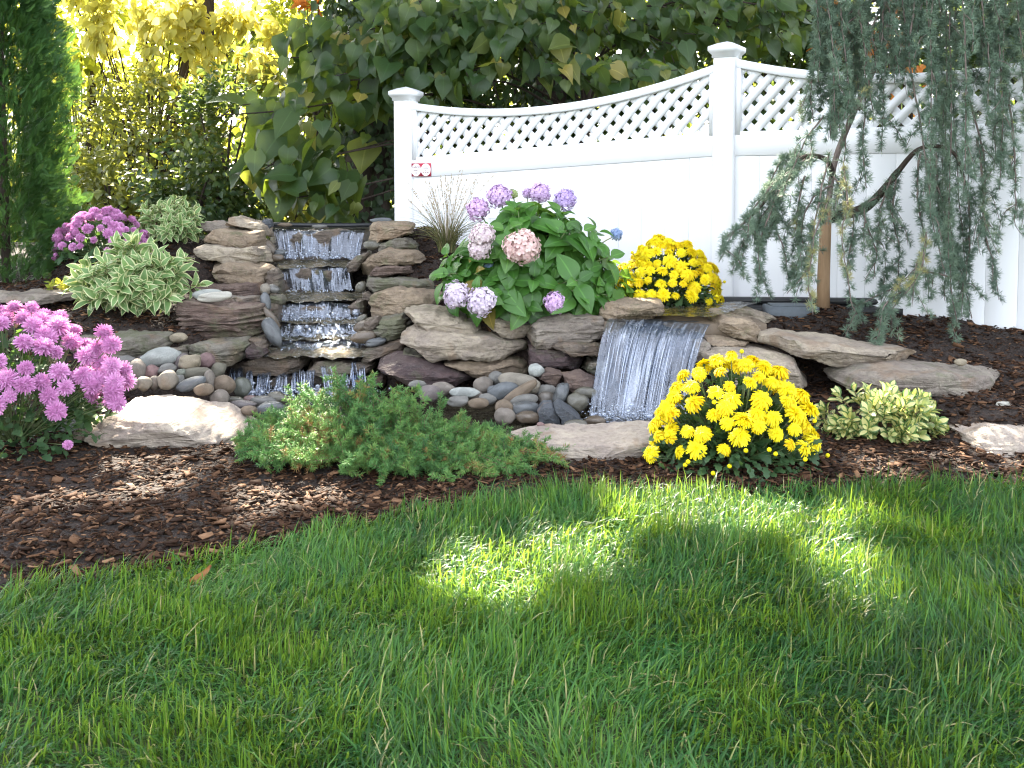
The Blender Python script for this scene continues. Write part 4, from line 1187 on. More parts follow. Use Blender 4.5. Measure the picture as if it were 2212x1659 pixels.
def panel(o, u, L, rail0, rail1, zb, rh, zt0, zt1, sag):
    """rail0/rail1: bottom line of the middle rail at both ends; rh its height; top rail outer edge zt0..zt1 with a dip"""
    Mp = frame_map(o, u)
    s0, s1 = PW / 2, L - PW / 2
    LL = s1 - s0
    rb = lambda s: rail0 + (rail1 - rail0) * (s - s0) / LL
    tp = lambda s: zt0 + (zt1 - zt0) * (s - s0) / LL - 4 * sag * ((s - s0) / LL) * (1 - (s - s0) / LL)
    # boards with V joints
    g = Geo()
    bw = .155
    k = int(round(LL / bw)); bw = LL / k
    for q in range(k):
        a = s0 + q * bw; b = a + bw
        z1a, z1b = rb(a) - .0, rb(b) - .0
        e = .0022
        prof = [(a + .0002, .0178), (a + e * 1.6, .0195), (b - e * 1.6, .0195), (b - .0002, .0178), (b - .0008, -.018), (a + .0008, -.018)]
        P = np.stack([[(s, y, zb if top == 0 else rb(s) - .001) for s, y in prof] for top in (0, 1)], 0)
        g.grid(Mp(P.reshape(-1, 3)).reshape(2, 6, 3), close=True)
    g.build('board_panel', M['white_vinyl'], fe)
    # middle rail
    def beam(f_lo, f_hi, yw, n=40):
        ss = np.linspace(s0, s1, n); c = .004
        rows = []
        for s in ss:
            lo, hi = f_lo(s), f_hi(s)
            rows.append([(s, yw - c, lo), (s, yw, lo + c), (s, yw, hi - c), (s, yw - c, hi), (s, -yw, hi), (s, -yw, lo)])
        P = np.array(rows)
        gg = Geo(); gg.grid(Mp(P.reshape(-1, 3)).reshape(n, 6, 3), close=True)
        return gg
    beam(rb, lambda s: rb(s) + rh, .026).build('middle_rail', M['white_vinyl'], fe)
    beam(lambda s: tp(s) - .05, tp, .030).build('top_rail', M['white_vinyl'], fe)
    g = Geo()
    for a, b in ((s0, s0 + .032), (s1 - .032, s1)):
        zz = max(tp(a), tp(b)) - .04
        g = Geo(); g.box((a, -.026, rb(a) + rh - .02), (b, .027, zz), M=Mp)
        g.build('lattice_channel', M['white_vinyl'], fe)
    # lattice: two layers of crossed slats, cut to the frame
    g = Geo()
    pitch = .108; hw = .047 / 2 * math.sqrt(2); sl = (rail1 - rail0) / LL
    lo = lambda s: rb(s) + rh - .012
    hi = lambda s: tp(s) - .04
    for sgn, y0 in ((1, .002), (-1, -.006)):
        for k in range(-30, 46):
            ss = np.linspace(s0 + .012, s1 - .012, 260)
            zc = (rb(ss) + rh) + sgn * (ss - s0) + (k * pitch - (0 if sgn > 0 else 0))
            zlo, zhi = np.maximum(zc - hw, lo(ss)), np.minimum(zc + hw, hi(ss))
            okm = zhi > zlo + .0005
            if okm.sum() < 3: continue
            idx = np.where(okm)[0]
            ss, zlo, zhi = ss[idx], zlo[idx], zhi[idx]
            P = np.stack([np.stack([ss, np.full_like(ss, y), z], 1) for y, z in ((y0 + .004, zlo), (y0 + .004, zhi), (y0 - .003, zhi), (y0 - .003, zlo))], 1)
            g.grid(Mp(P.reshape(-1, 3)).reshape(len(ss), 4, 3), close=True)
    g.build('lattice', M['white_vinyl'], fe)


zr1 = at(1540, 338, 5.95)[2]
panel(p1, u1, float(np.linalg.norm(p2 - p1)), at(892, 385, 6.88)[2], zr1, .15, .142, at(905, 222, 6.87)[2], at(1538, 140, 5.94)[2], .128)
panel(p2, u2, 2.23, zr1, zr1, .12, .142, at(1600, 127, 5.86)[2], at(1600, 127, 5.86)[2], .145)

# sign on the fence
def frame_pt(s, y, z):
    return frame_map(p1, u1)(np.array([[s, y, z]]))[0]


M['sign_red'] = plain_mat('red_sign_enamel', (0.42, 0.03, 0.06), 0.35, 0.08, 20, 0.02)
M['sign_white'] = plain_mat('white_sign_enamel', (0.80, 0.78, 0.78), 0.35, 0.02, 20, 0.02)
M['sign_ink'] = plain_mat('dark_red_ink', (0.16, 0.03, 0.04), 0.5, 0.1, 20, 0)
Mp = frame_map(p1, u1)
sw, sh = .155, .09
sc_ = at(914, 367, 6.83); s_c = float((sc_[:2] - p1) @ u1); zc = sc_[2]
sgn = empty('sign', frame_pt(s_c, .03, zc), 'small red sign with two white lettered discs on the fence rail', 'sign')
g = Geo(); g.box((s_c - sw / 2, .0305, zc - sh / 2), (s_c + sw / 2, .0335, zc + sh / 2), M=Mp)
g.build('sign_plate', M['sign_red'], sgn)
for q, cx in enumerate((-.040, .037)):
    g = Geo(); aa = np.linspace(0, 2 * math.pi, 40, endpoint=False)
    rr = .0385
    P = np.stack([np.stack([s_c + cx + rr * np.cos(aa), np.full(40, y), zc + rr * 1.1 * np.sin(aa)], 1) for y in (.0336, .0345)], 0)
    g.grid(Mp(P.reshape(-1, 3)).reshape(2, 40, 3), close=True)
    g.add(Mp(P[1]), [np.arange(40)[None]], 0)
    g.build('white_disc', M['sign_white'], sgn)
    lines = [[('YABOO', .019, .017), ('FENCE', .0135, -.004), ('CO.', .012, -.022)], [('Most', .010, .019), ('STOCK', .0115, .008), ('BY', .010, -.004)]][q]
    for txt, size, dz in lines:
        cu = bpy.data.curves.new('lettering', 'FONT')
        cu.body = txt; cu.size = size; cu.align_x = 'CENTER'; cu.extrude = .0003
        cu.materials.append(M['sign_ink'])
        t0_ = bpy.data.objects.new('lettering', cu)
        scene.collection.objects.link(t0_)
        bpy.context.view_layer.update()
        me_ = bpy.data.meshes.new_from_object(t0_.evaluated_get(bpy.context.evaluated_depsgraph_get()))
        bpy.data.objects.remove(t0_)
        t = bpy.data.objects.new('lettering', me_)
        scene.collection.objects.link(t)
        t.parent = sgn
        w = frame_pt(s_c + cx, .0350, zc + dz - size * .3)
        t.location = tuple(w - np.array(sgn['_o']))
        t.rotation_euler = (math.pi / 2, 0, math.atan2(u1[1], u1[0]))
g = Geo(); g.box((s_c + .037 - .026, .0346, zc - .0105), (s_c + .037 + .026, .0352, zc - .0095), M=Mp)
for a, b in ((-.024, -.012), (-.008, .004), (.008, .023)):
    g.box((s_c + .037 + a, .0346, zc - .022), (s_c + .037 + b, .0352, zc - .0175), M=Mp)
g.build('ruled_line', M['sign_ink'], sgn)

# ------------------------------------------------------------------ leaves and flowers
def leaf_tpl(nl=6, prof=None, fold=.18, curl=.25, wid=.35, margin=None, wave=0.0, mats=(0, 0)):
    """leaf of length 1 along y; prof(t) half width; fold lifts the sides; curl bends the tip down; margin = share of the half width that is edge"""
    prof = prof or (lambda t: math.sin(math.pi * t ** .8) ** .9)
    cols = [-1, -(1 - margin), 0, (1 - margin), 1] if margin else [-1, 0, 1]
    V, U = [], []
    for i in range(nl + 1):
        t = i / nl
        w = max(.012, prof(t)) * wid
        for c in cols:
            V.append((c * w, t - curl * .25 * t * t, abs(c) * w * fold * 2 - curl * t * t + wave * math.sin(t * 9 + c * 2) * abs(c)))
            U.append(abs(c))
    nc = len(cols)
    f0, f1 = [], []
    for i in range(nl):
        for j in range(nc - 1):
            q = (i * nc + j, i * nc + j + 1, (i + 1) * nc + j + 1, (i + 1) * nc + j)
            (f1 if margin and j in (0, nc - 2) else f0).append(q)
    return (np.array(V), [np.array(f0)] + ([np.array(f1)] if f1 else []), [mats[0]] + ([mats[1]] if f1 else []), np.array(U, float))


OVAL = leaf_tpl(5, lambda t: math.sin(math.pi * t ** .75) ** .8, wid=.30)
SMALL = leaf_tpl(2, lambda t: (0.15, 1, .1)[int(round(t * 2))], wid=.26, curl=.2)
HEART = leaf_tpl(7, lambda t: (.42, .94, 1.0, .90, .70, .44, .20, .01)[int(round(t * 7))], fold=.10, curl=.40, wid=.46)
def _h(tpl):
    v = tpl[0].copy()
    v[0:3, 1] += np.array([-.13, 0, -.13])       # the two lobes reach back past the stalk
    return (v, tpl[1], tpl[2], tpl[3])
HEART = _h(HEART)
HYDR = leaf_tpl(7, lambda t: math.sin(math.pi * t ** .72) ** .85, fold=.16, curl=.38, wid=.34)
VARIE = leaf_tpl(6, lambda t: math.sin(math.pi * t ** .85) ** .9, fold=.2, curl=.35, wid=.21, margin=.30, wave=.03, mats=(0, 1))
EUON = leaf_tpl(5, lambda t: math.sin(math.pi * t ** 1.25) ** .7, fold=.12, curl=.15, wid=.30, margin=.42, mats=(0, 1))
MUML = leaf_tpl(6, lambda t: (.12, .55, .38, .85, .5, .6, .02)[int(round(t * 6))], fold=.12, curl=.3, wid=.33)
NEEDLE = (np.array([(-.5, 0, 0), (.5, 0, 0), (0, 0, .8), (-.3, .7, 0), (.3, .7, 0), (0, .7, .55), (0, 1, .1)]), [np.array([[0, 1, 4, 3], [1, 2, 5, 4], [2, 0, 3, 5]]), np.array([[3, 4, 6], [4, 5, 6], [5, 3, 6]])], [0, 0], np.array([0, 0, 0, .7, .7, .7, 1.0]))


def rand_dirs(n, r=rng):
    return unit(r.normal(0, 1, (n, 3)))


def perp(v, r=rng):
    v = unit(v)
    return unit(np.cross(v, r.normal(0, 1, v.shape)))


M['petal_pink'] = leaf_mat('pink_petal', [(0, (0.50, 0.22, 0.42)), (.6, (0.64, 0.30, 0.56)), (1, (0.76, 0.46, 0.69))], (0.9, 0.4, 0.75), .25, .5, .3)
M['petal_yellow'] = leaf_mat('yellow_petal', [(0, (0.80, 0.52, 0.006)), (.5, (0.90, 0.76, 0.010)), (1, (0.92, 0.82, 0.02))], (1.0, 0.75, 0.01), .3, .5, .25)
M['flower_eye'] = plain_mat('flower_eye', (0.62, 0.40, 0.02), .8, .2, 80, .5)
M['mum_leaf'] = leaf_mat('chrysanthemum_leaf', [(0, (0.022, 0.055, 0.022)), (.6, (0.045, 0.095, 0.038)), (1, (0.075, 0.135, 0.05))], (0.25, 0.45, 0.06), .3, .5, .35)
M['hydr_leaf'] = leaf_mat('hydrangea_leaf', [(0, (0.036, 0.105, 0.020)), (.6, (0.070, 0.185, 0.034)), (.93, (0.085, 0.19, 0.04)), (.96, (0.22, 0.18, 0.04)), (1, (0.25, 0.17, 0.06))], (0.30, 0.52, 0.05), .35, .38, .45, .15, [(0, (1, 1, 1)), (.05, (1, 1, 1)), (.10, (0, 0, 0))])
M['var_mid'] = leaf_mat('variegated_leaf_middle', [(0, (0.10, 0.19, 0.065)), (1, (0.19, 0.31, 0.11))], (0.4, 0.5, 0.15), .35, .45, .35)
M['var_edge'] = leaf_mat('variegated_leaf_edge', [(0, (0.50, 0.52, 0.26)), (1, (0.64, 0.66, 0.40))], (0.7, 0.7, 0.3), .35, .45, .35)
M['eu_mid'] = leaf_mat('euonymus_leaf_middle', [(0, (0.50, 0.47, 0.16)), (.6, (0.60, 0.57, 0.26)), (1, (0.12, 0.22, 0.07))], (0.7, 0.7, 0.15), .3, .35, .5)
M['eu_edge'] = leaf_mat('euonymus_leaf_edge', [(0, (0.05, 0.115, 0.035)), (.7, (0.09, 0.17, 0.05)), (1, (0.45, 0.45, 0.18))], (0.3, 0.5, 0.1), .3, .35, .5)
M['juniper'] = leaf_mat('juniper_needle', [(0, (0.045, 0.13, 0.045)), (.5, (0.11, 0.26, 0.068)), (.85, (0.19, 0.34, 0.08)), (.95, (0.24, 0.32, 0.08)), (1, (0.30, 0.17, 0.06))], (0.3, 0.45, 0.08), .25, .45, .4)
M['cedar'] = leaf_mat('blue_cedar_needle', [(0, (0.095, 0.150, 0.110)), (.55, (0.18, 0.265, 0.185)), (.88, (0.28, 0.37, 0.245)), (.95, (0.34, 0.36, 0.17)), (1, (0.45, 0.42, 0.18))], (0.25, 0.35, 0.22), .2, .5, .35)
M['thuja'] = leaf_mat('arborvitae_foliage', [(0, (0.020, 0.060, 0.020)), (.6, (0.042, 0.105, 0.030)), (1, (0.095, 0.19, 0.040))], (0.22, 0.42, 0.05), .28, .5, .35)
M['dry_grass'] = leaf_mat('dry_plume', [(0, (0.42, 0.34, 0.25)), (1, (0.62, 0.54, 0.42))], (0.6, 0.5, 0.3), .3, .7, .2)
M['clump'] = leaf_mat('ornamental_grass_blade', [(0, (0.09, 0.115, 0.04)), (.6, (0.17, 0.175, 0.07)), (1, (0.33, 0.27, 0.13))], (0.4, 0.45, 0.1), .3, .5, .3)
M['catalpa'] = leaf_mat('large_heart_leaf', [(0, (0.018, 0.044, 0.015)), (.5, (0.038, 0.076, 0.026)), (.8, (0.078, 0.115, 0.038)), (.93, (0.16, 0.17, 0.045)), (1, (0.24, 0.20, 0.05))], (0.42, 0.55, 0.04), .42, .42, .4, .3, [(0, (1, 1, 1)), (.03, (1, 1, 1)), (.07, (0, 0, 0))])
M['ivy'] = leaf_mat('ivy_leaf', [(0, (0.018, 0.036, 0.018)), (1, (0.050, 0.085, 0.040))], (0.2, 0.3, 0.05), .25, .45, .4)
M['yellow_leaf'] = leaf_mat('yellow_autumn_leaf', [(0, (0.36, 0.36, 0.08)), (.5, (0.52, 0.49, 0.12)), (1, (0.66, 0.60, 0.20))], (0.95, 0.86, 0.15), .45, .5, .3)
M['lime_leaf'] = leaf_mat('lime_green_leaf', [(0, (0.10, 0.16, 0.03)), (.6, (0.22, 0.26, 0.04)), (1, (0.42, 0.38, 0.06))], (0.75, 0.75, 0.05), .5, .5, .3)
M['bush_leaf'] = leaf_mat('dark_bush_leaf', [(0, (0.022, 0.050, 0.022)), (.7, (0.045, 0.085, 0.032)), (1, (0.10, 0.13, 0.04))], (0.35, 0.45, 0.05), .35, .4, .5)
M['orange_leaf'] = leaf_mat('orange_leaf', [(0, (0.45, 0.13, 0.03)), (1, (0.58, 0.27, 0.04))], (0.9, 0.3, 0.03), .5, .5, .3)
M['canopy_leaf'] = leaf_mat('canopy_leaf', [(0, (0.04, 0.08, 0.02)), (1, (0.09, 0.14, 0.03))], (0.3, 0.42, 0.04), .22, .5, .4)
for nm, a, b in (('lilac', (0.56, 0.38, 0.64), (0.72, 0.55, 0.76)), ('rosy', (0.62, 0.40, 0.66), (0.74, 0.55, 0.76)), ('violet', (0.47, 0.34, 0.65), (0.63, 0.50, 0.77)), ('peach', (0.70, 0.47, 0.47), (0.80, 0.66, 0.60)),
                 ('cream', (0.66, 0.52, 0.60), (0.80, 0.72, 0.70)), ('blue', (0.22, 0.32, 0.55), (0.38, 0.48, 0.70)), ('palelilac', (0.62, 0.52, 0.68), (0.80, 0.72, 0.78)), ('greenish', (0.30, 0.38, 0.14), (0.50, 0.56, 0.28))):
    M['fl_' + nm] = leaf_mat(nm + '_floret', [(0, a), (1, b)], b, .3, .55, .25)


# --- chrysanthemum flowers (one mesh of each kind, shared by the copies)
def petal_rings(rings, seed, mat=0, w=.16, cup=.5):
    r = np.random.default_rng(seed)
    tone = [0, .22, -.28, .1, -.12][seed % 5]
    pet = leaf_tpl(3, lambda t: (.5, .9, 1.0, .45)[int(round(t * 3))], fold=.35, curl=cup, wid=w)
    g = Geo()
    for (n, rad0, ln, elev, z0) in rings:
        a = np.linspace(0, 2 * math.pi, n, endpoint=False) + r.random() * 6 + r.normal(0, .1, n)
        el = elev + r.normal(0, .13, n)
        tip = np.stack([np.cos(a) * np.cos(el), np.sin(a) * np.cos(el), np.sin(el)], 1)
        nrm = np.stack([-np.cos(a) * np.sin(el), -np.sin(a) * np.sin(el), np.cos(el)], 1)
        pos = np.stack([np.cos(a) * rad0, np.sin(a) * rad0, np.full(n, z0) + r.normal(0, .02, n)], 1)
        g.scatter(pet, pos, tip, nrm, ln * r.uniform(.85, 1.12, n), np.clip(r.normal(.5 + elev * .2 + tone, .2, n), 0, 1))
    return g


def ball(g, c, rad, n=8, mat=0, rnd=.5):
    u = np.linspace(0, 2 * math.pi, n, endpoint=False); w = np.linspace(-math.pi / 2, math.pi / 2, n // 2 + 2)
    P = np.stack([np.cos(w)[:, None] * np.cos(u), np.cos(w)[:, None] * np.sin(u), np.broadcast_to(np.sin(w)[:, None], (len(w), n))], -1) * rad + np.asarray(c)
    g.grid(P, mat, rnd, 0, True)


YEL = []
for s in range(5):
    g = petal_rings([(26, .10, .95, -.05, 0), (28, .10, .90, .18, .05), (26, .08, .78, .42, .10), (22, .06, .62, .68, .15), (16, .04, .46, .95, .18), (9, .02, .34, 1.25, .2)], 100 + s, w=.115, cup=.28 + .10 * s)
    ball(g, (0, 0, .2), .17, 8, 0, .1)
    ball(g, (0, 0, -.06), .2, 6, 1, .5)
    YEL.append(g.mesh('flower', [M['petal_yellow'], M['mum_leaf']], smooth=True))
PNK = []
for s in range(5):
    g = petal_rings([(22, .14, .80, -.55, .10), (24, .14, .84, -.25, .14), (26, .14, .86, .02, .2), (26, .12, .84, .28, .26), (24, .10, .78, .54, .32), (20, .08, .70, .8, .38), (14, .05, .62, 1.05, .42), (8, .02, .56, 1.35, .44)], 200 + s, w=.11, cup=-.12)
    ball(g, (0, 0, .30), .50, 10, 0, .2)
    PNK.append(g.mesh('flower', [M['petal_pink'], M['mum_leaf']], smooth=True))
g = Geo(); ball(g, (0, 0, 0), 1, 8, 0, .7)
for a in np.linspace(0, 6.28, 6, endpoint=False):
    g.scatter(SMALL, [(math.cos(a) * .5, math.sin(a) * .5, -.8)], np.array([math.cos(a), math.sin(a), .9]), np.array([-math.cos(a), -math.sin(a), .5]), 1.1, [.4], 1)
BUD = g.mesh('bud', [M['petal_yellow'], M['mum_leaf']], smooth=True)


def put(mesh, name, parent, pos, up, scale, spin=None):
    o = bpy.data.objects.new(name, mesh)
    scene.collection.objects.link(o)
    o.parent = parent
    o.location = tuple(np.asarray(pos) - np.array(parent['_o']))
    q = Vector(tuple(up)).to_track_quat('Z', 'Y')
    o.rotation_mode = 'QUATERNION'
    from mathutils import Quaternion
    o.rotation_quaternion = q @ Quaternion((0, 0, 1), random.uniform(0, 6.28) if spin is None else spin)
    o.scale = scale if hasattr(scale, '__len__') else (scale,) * 3
    return o


def mum(root, c, rx, ry, rz, nflow, fsize, meshes, seed, el_min=.28, nleaf=700, buds=14, blobs=None, front=True, leaf_mat_='mum_leaf', leaf=.055):
    """chrysanthemum bush: dome of half-axes rx ry rz on base point c"""
    r = np.random.default_rng(seed)
    c = np.asarray(c, float)
    pts = []
    tries = 0
    while len(pts) < nflow and tries < 20000:
        tries += 1
        d = unit(r.normal(0, 1, 3))
        el = math.asin(d[2])
        if el < el_min + r.normal(0, .10) - (.12 if abs(d[0]) > .7 else 0): continue
        if d[1] > .45: continue
        p = c + d * np.array([rx, ry, rz]) * r.uniform(.93, 1.06)
        if any(np.linalg.norm((p - q[0])) < fsize * .66 for q in pts): continue
        pts.append((p, d))
    g = Geo(); gl = Geo()
    for p, d in pts:
        up = unit(d * np.array([1, 1, .7]) + np.array([0, -.12, .55]) + r.normal(0, .30, 3))
        put(meshes[r.integers(len(meshes))], 'flower', root, p, up, fsize / 2 * r.uniform(.62, 1.12))
        base = c + np.array([d[0] * rx * .15, d[1] * ry * .15, .01])
        t = np.linspace(0, 1, 7)[:, None]
        ctl = c + d * np.array([rx, ry, rz]) * np.array([.55, .55, .35])
        g.tube(base * (1 - t) ** 2 + 2 * ctl * t * (1 - t) + (p - up * .004) * t ** 2, np.linspace(.0032, .0017, 7), 5, 0, r.random(), False)
    for _ in range(buds):
        d = unit(r.normal(0, 1, 3)); d[2] = abs(d[2]); d[1] = -abs(d[1])
        p = c + d * np.array([rx, ry, rz]) * r.uniform(.98, 1.14)
        put(BUD if meshes is YEL else meshes[0], 'bud', root, p, unit(d + np.array([0, 0, .6])), fsize * (.11 if meshes is YEL else .22))
        t = np.linspace(0, 1, 6)[:, None]
        g.tube(c + (d * np.array([rx, ry, rz]) * .5) * (1 - t) + (p - c) * t, .0013, 4, 0, r.random(), False)
    g.build('stems', M['green_stem'], root, smooth=True)
    n = nleaf
    d = unit(r.normal(0, 1, (n, 3))); d[:, 2] = np.abs(d[:, 2]) ** 1.3
    rad = r.uniform(.35, .96, n) ** .6
    pos = c + d * np.array([rx, ry, rz]) * rad[:, None] * np.where(d[:, 2:3] < .35, 1.0, .86)
    tip = unit(d * np.array([1, 1, .6]) + r.normal(0, .5, (n, 3)) + np.array([0, -.1, .1]))
    gl.scatter(MUML, pos, tip, np.array([0, -.35, 1.0]) + r.normal(0, .45, (n, 3)), leaf * r.uniform(.6, 1.2, n), r.beta(2.2, 2.2, n))
    gl.build('foliage', M[leaf_mat_], root, smooth=True)


b = at(1585, 1003, 3.72)
yf = empty('chrysanthemum', b, 'front yellow chrysanthemum bush in the mulch beside the wide fall', 'flowering plant')
mum(yf, b, .315, .26, .40, 82, .078, YEL, 5, .44, 1300, 34)
b = at(1440, 655, 5.36)
yb = empty('chrysanthemum', b, 'yellow chrysanthemum bush behind the upper pool against the white fence', 'flowering plant')
mum(yb, b, .285, .25, .34, 98, .078, YEL, 8, .36, 800, 14)
b = at(28, 950, 3.86)
pf = empty('chrysanthemum', b, 'large pink chrysanthemum bush at the left edge with pompon flowers', 'flowering plant')
mum(pf, b, .37, .33, .50, 82, .086, PNK, 13, .38, 800, 6)
b = at(222, 556, 5.86)
pb = empty('chrysanthemum', b, 'smaller pink chrysanthemum behind the variegated shrub on the terrace', 'flowering plant')
mum(pb, b, .255, .22, .265, 80, .062, PNK, 17, .30, 420, 4)
# the low flowering arm of the front pink plant, reaching over the boulder
r = np.random.default_rng(4)
garm = Geo()
b = np.array(pf['_o'])
for px, py, dd in [(222, 722, 3.82), (240, 745, 3.8), (206, 752, 3.83), (238, 792, 3.78), (262, 800, 3.82), (246, 826, 3.76), (270, 826, 3.85), (232, 815, 3.8), (244, 848, 3.74), (250, 872, 3.73), (218, 786, 3.82), (184, 772, 3.8), (175, 812, 3.74), (196, 838, 3.72), (210, 822, 3.76), (140, 838, 3.7), (245, 862, 3.76)]:
    p = at(px, py, dd)
    put(PNK[r.integers(3)], 'flower', pf, p, unit(np.array([.5, -.5, .55]) + r.normal(0, .25, 3)), .038 * r.uniform(.85, 1.1))
    t = np.linspace(0, 1, 8)[:, None]
    ctl = (b + p) / 2 + np.array([.04, 0, .02])
    garm.tube(b * (1 - t) ** 2 + 2 * ctl * t * (1 - t) + p * t ** 2, .0022, 5, 0, r.random(), False)
n = 150
tt = r.random(n)[:, None]
pos = b * (1 - tt) + (b + np.array([.34, -.05, .17])) * tt + r.normal(0, .035, (n, 3))
garm2 = Geo(); garm2.scatter(MUML, pos, np.array([.6, -.2, .1]) + r.normal(0, .6, (n, 3)), np.array([0, -.3, 1]) + r.normal(0, .4, (n, 3)), .05 * r.uniform(.6, 1.2, n), r.beta(2, 2, n))
garm.build('stems', M['green_stem'], pf, smooth=True); garm2.build('foliage', M['mum_leaf'], pf, smooth=True)

# --- hydrangea
FLORET = leaf_tpl(2, lambda t: (.25, 1, .5)[int(round(t * 2))], fold=.05, curl=.12, wid=.52)


def flower_head(c, rad, mat, seed, sq=.85):
    r = np.random.default_rng(seed)
    g = Geo()
    n = 210
    k = np.arange(n) + .5
    phi = np.arccos(1 - 1.75 * k / n); th = math.pi * (1 + 5 ** .5) * k
    d = np.stack([np.cos(th) * np.sin(phi), np.sin(th) * np.sin(phi), np.cos(phi)], 1)
    d = unit(d + r.normal(0, .07, d.shape))
    rad3 = np.array([rad, rad, rad * sq])
    lump = 1 + .20 * vnoise(d * 2.4 + seed, seed)
    pos = d * rad3 * (lump * r.uniform(.80, 1.06, n))[:, None]
    for q in range(n):
        e1 = perp(d[q][None], r)[0]; e2 = np.cross(d[q], e1)
        for a in range(4):
            tip = e1 * math.cos(a * math.pi / 2) + e2 * math.sin(a * math.pi / 2) + d[q] * r.uniform(-.3, .9)
            g.scatter(FLORET, pos[q][None], tip, d[q], rad * .185 * r.uniform(.8, 1.2), [float(np.clip(r.normal(.5, .25), 0, 1))])
    ball(g, (0, 0, -.05 * rad), rad * .68, 10, 0, .1)
    g.tube([(0, 0, -rad * .3), (.004, 0, -rad * 1.4)], .003, 5, 1)
    me = g.mesh('flower_head', [M[mat], M['green_stem']], smooth=True)
    return me


hb = at(1140, 676, 5.12)
hy = empty('hydrangea', hb, 'large hydrangea bush with lilac and pinkish mophead blooms before the fence', 'flowering shrub')
heads = [(430, 335, 118, 'fl_rosy', 5.2), (650, 200, 125, 'fl_lilac', 5.2), (1080, 165, 105, 'fl_lilac', 5.3), (950, 170, 55, 'fl_lilac', 5.35), (1345, 235, 112, 'fl_violet', 5.25), (475, 600, 128, 'fl_cream', 4.86), (450, 740, 118, 'fl_cream', 4.88),
         (890, 730, 178, 'fl_peach', 4.80), (205, 1225, 138, 'fl_palelilac', 4.86), (465, 1295, 148, 'fl_palelilac', 4.82), (1235, 1310, 112, 'fl_rosy', 4.84), (1875, 595, 65, 'fl_blue', 5.3), (535, 900, 62, 'fl_blue', 5.0), (800, 178, 50, 'fl_greenish', 5.25)]
HC = np.array([at(1145, 560, 5.15)[0], 5.15, hb[2]])
HX, HY, HZ = .53, .36, .66
gst = Geo()
head_px = []
for q, (zx, zy, zr, mat, dd) in enumerate(heads):
    px, py = 942.8 + .2074 * zx, 382.2 + .2074 * zy
    c = at(px, py, dd); rad = zr * .2074 / F_ * dd
    head_px.append((px, py, zr * .2074, dd))
    up = unit(np.array([(c[0] - HC[0]) * 1.2, -.75, .75 if py < 560 else .3]))
    put(flower_head(c, rad, mat, 300 + q), 'flower_head', hy, c, up, 1.0)
    t = np.linspace(0, 1, 9)[:, None]
    e = c - up * rad * .5; s = hb + np.array([(c[0] - hb[0]) * .2, 0, .0]); ctl = (s + e) / 2 + np.array([0, .05, .12])
    gst.tube(s * (1 - t) ** 2 + 2 * ctl * t * (1 - t) + e * t ** 2, np.linspace(.005, .0032, 9), 6, 0, .5, False)
r = np.random.default_rng(61)
lp, lt, ln_, ls, lr = [], [], [], [], []
made = 0
for q in range(700):
    if made >= 112: break
    d = unit(r.normal(0, 1, 3)); d[2] = abs(d[2]) * 1.0
    if d[1] > .5: continue
    ext = r.uniform(.62, 1.0)
    e = HC + d * np.array([HX, HY, HZ]) * ext
    if d[2] < .15: e[2] += r.uniform(0, .14)
    # keep leaf rosettes from sitting in front of the blooms
    ex = W_ / 2 + F_ * e[0] / e[1]; ey = HORIZON + (CAM_Z - e[2]) / e[1] * F_
    if any((ex - a) ** 2 + (ey - b_) ** 2 < (c_ * 1.15 + 6) ** 2 and e[1] < d_ + .06 for a, b_, c_, d_ in head_px): continue
    made += 1
    up = unit(d * np.array([1, 1, .6]) + np.array([0, -.2, .55]))
    s = hb + np.array([d[0] * .08, d[1] * .05, 0]); t = np.linspace(0, 1, 9)[:, None]; ctl = (s + e) / 2 + np.array([0, 0, .1])
    gst.tube(s * (1 - t) ** 2 + 2 * ctl * t * (1 - t) + e * t ** 2, np.linspace(.0045, .0026, 9), 6, 0, .5, False)
    a0 = r.random() * 6.28
    e1 = perp(up[None], r)[0]; e2 = np.cross(up, e1)
    for lay, (sz, back, op) in enumerate([(.085, 0, .9), (.145, .03, .35), (.155, .075, .05)]):
        for k in (0, 1):
            a = a0 + lay * math.pi / 2 + k * math.pi
            o = e1 * math.cos(a) + e2 * math.sin(a)
            tip = unit(o + up * op + np.array([0, 0, -.10 * lay]))
            lp.append(e - up * back + o * .012); lt.append(tip); ln_.append(unit(up - o * op * .6 + r.normal(0, .12, 3))); ls.append(sz * r.uniform(.8, 1.2)); lr.append(np.clip(r.normal(.5, .26), 0, .93) if r.random() > .03 else .97)
gst.build('stems', M['green_stem'], hy, smooth=True)
g = Geo(); g.scatter(HYDR, lp, np.array(lt), np.array(ln_), np.array(ls), np.array(lr))
g.build('foliage', M['hydr_leaf'], hy, smooth=True)


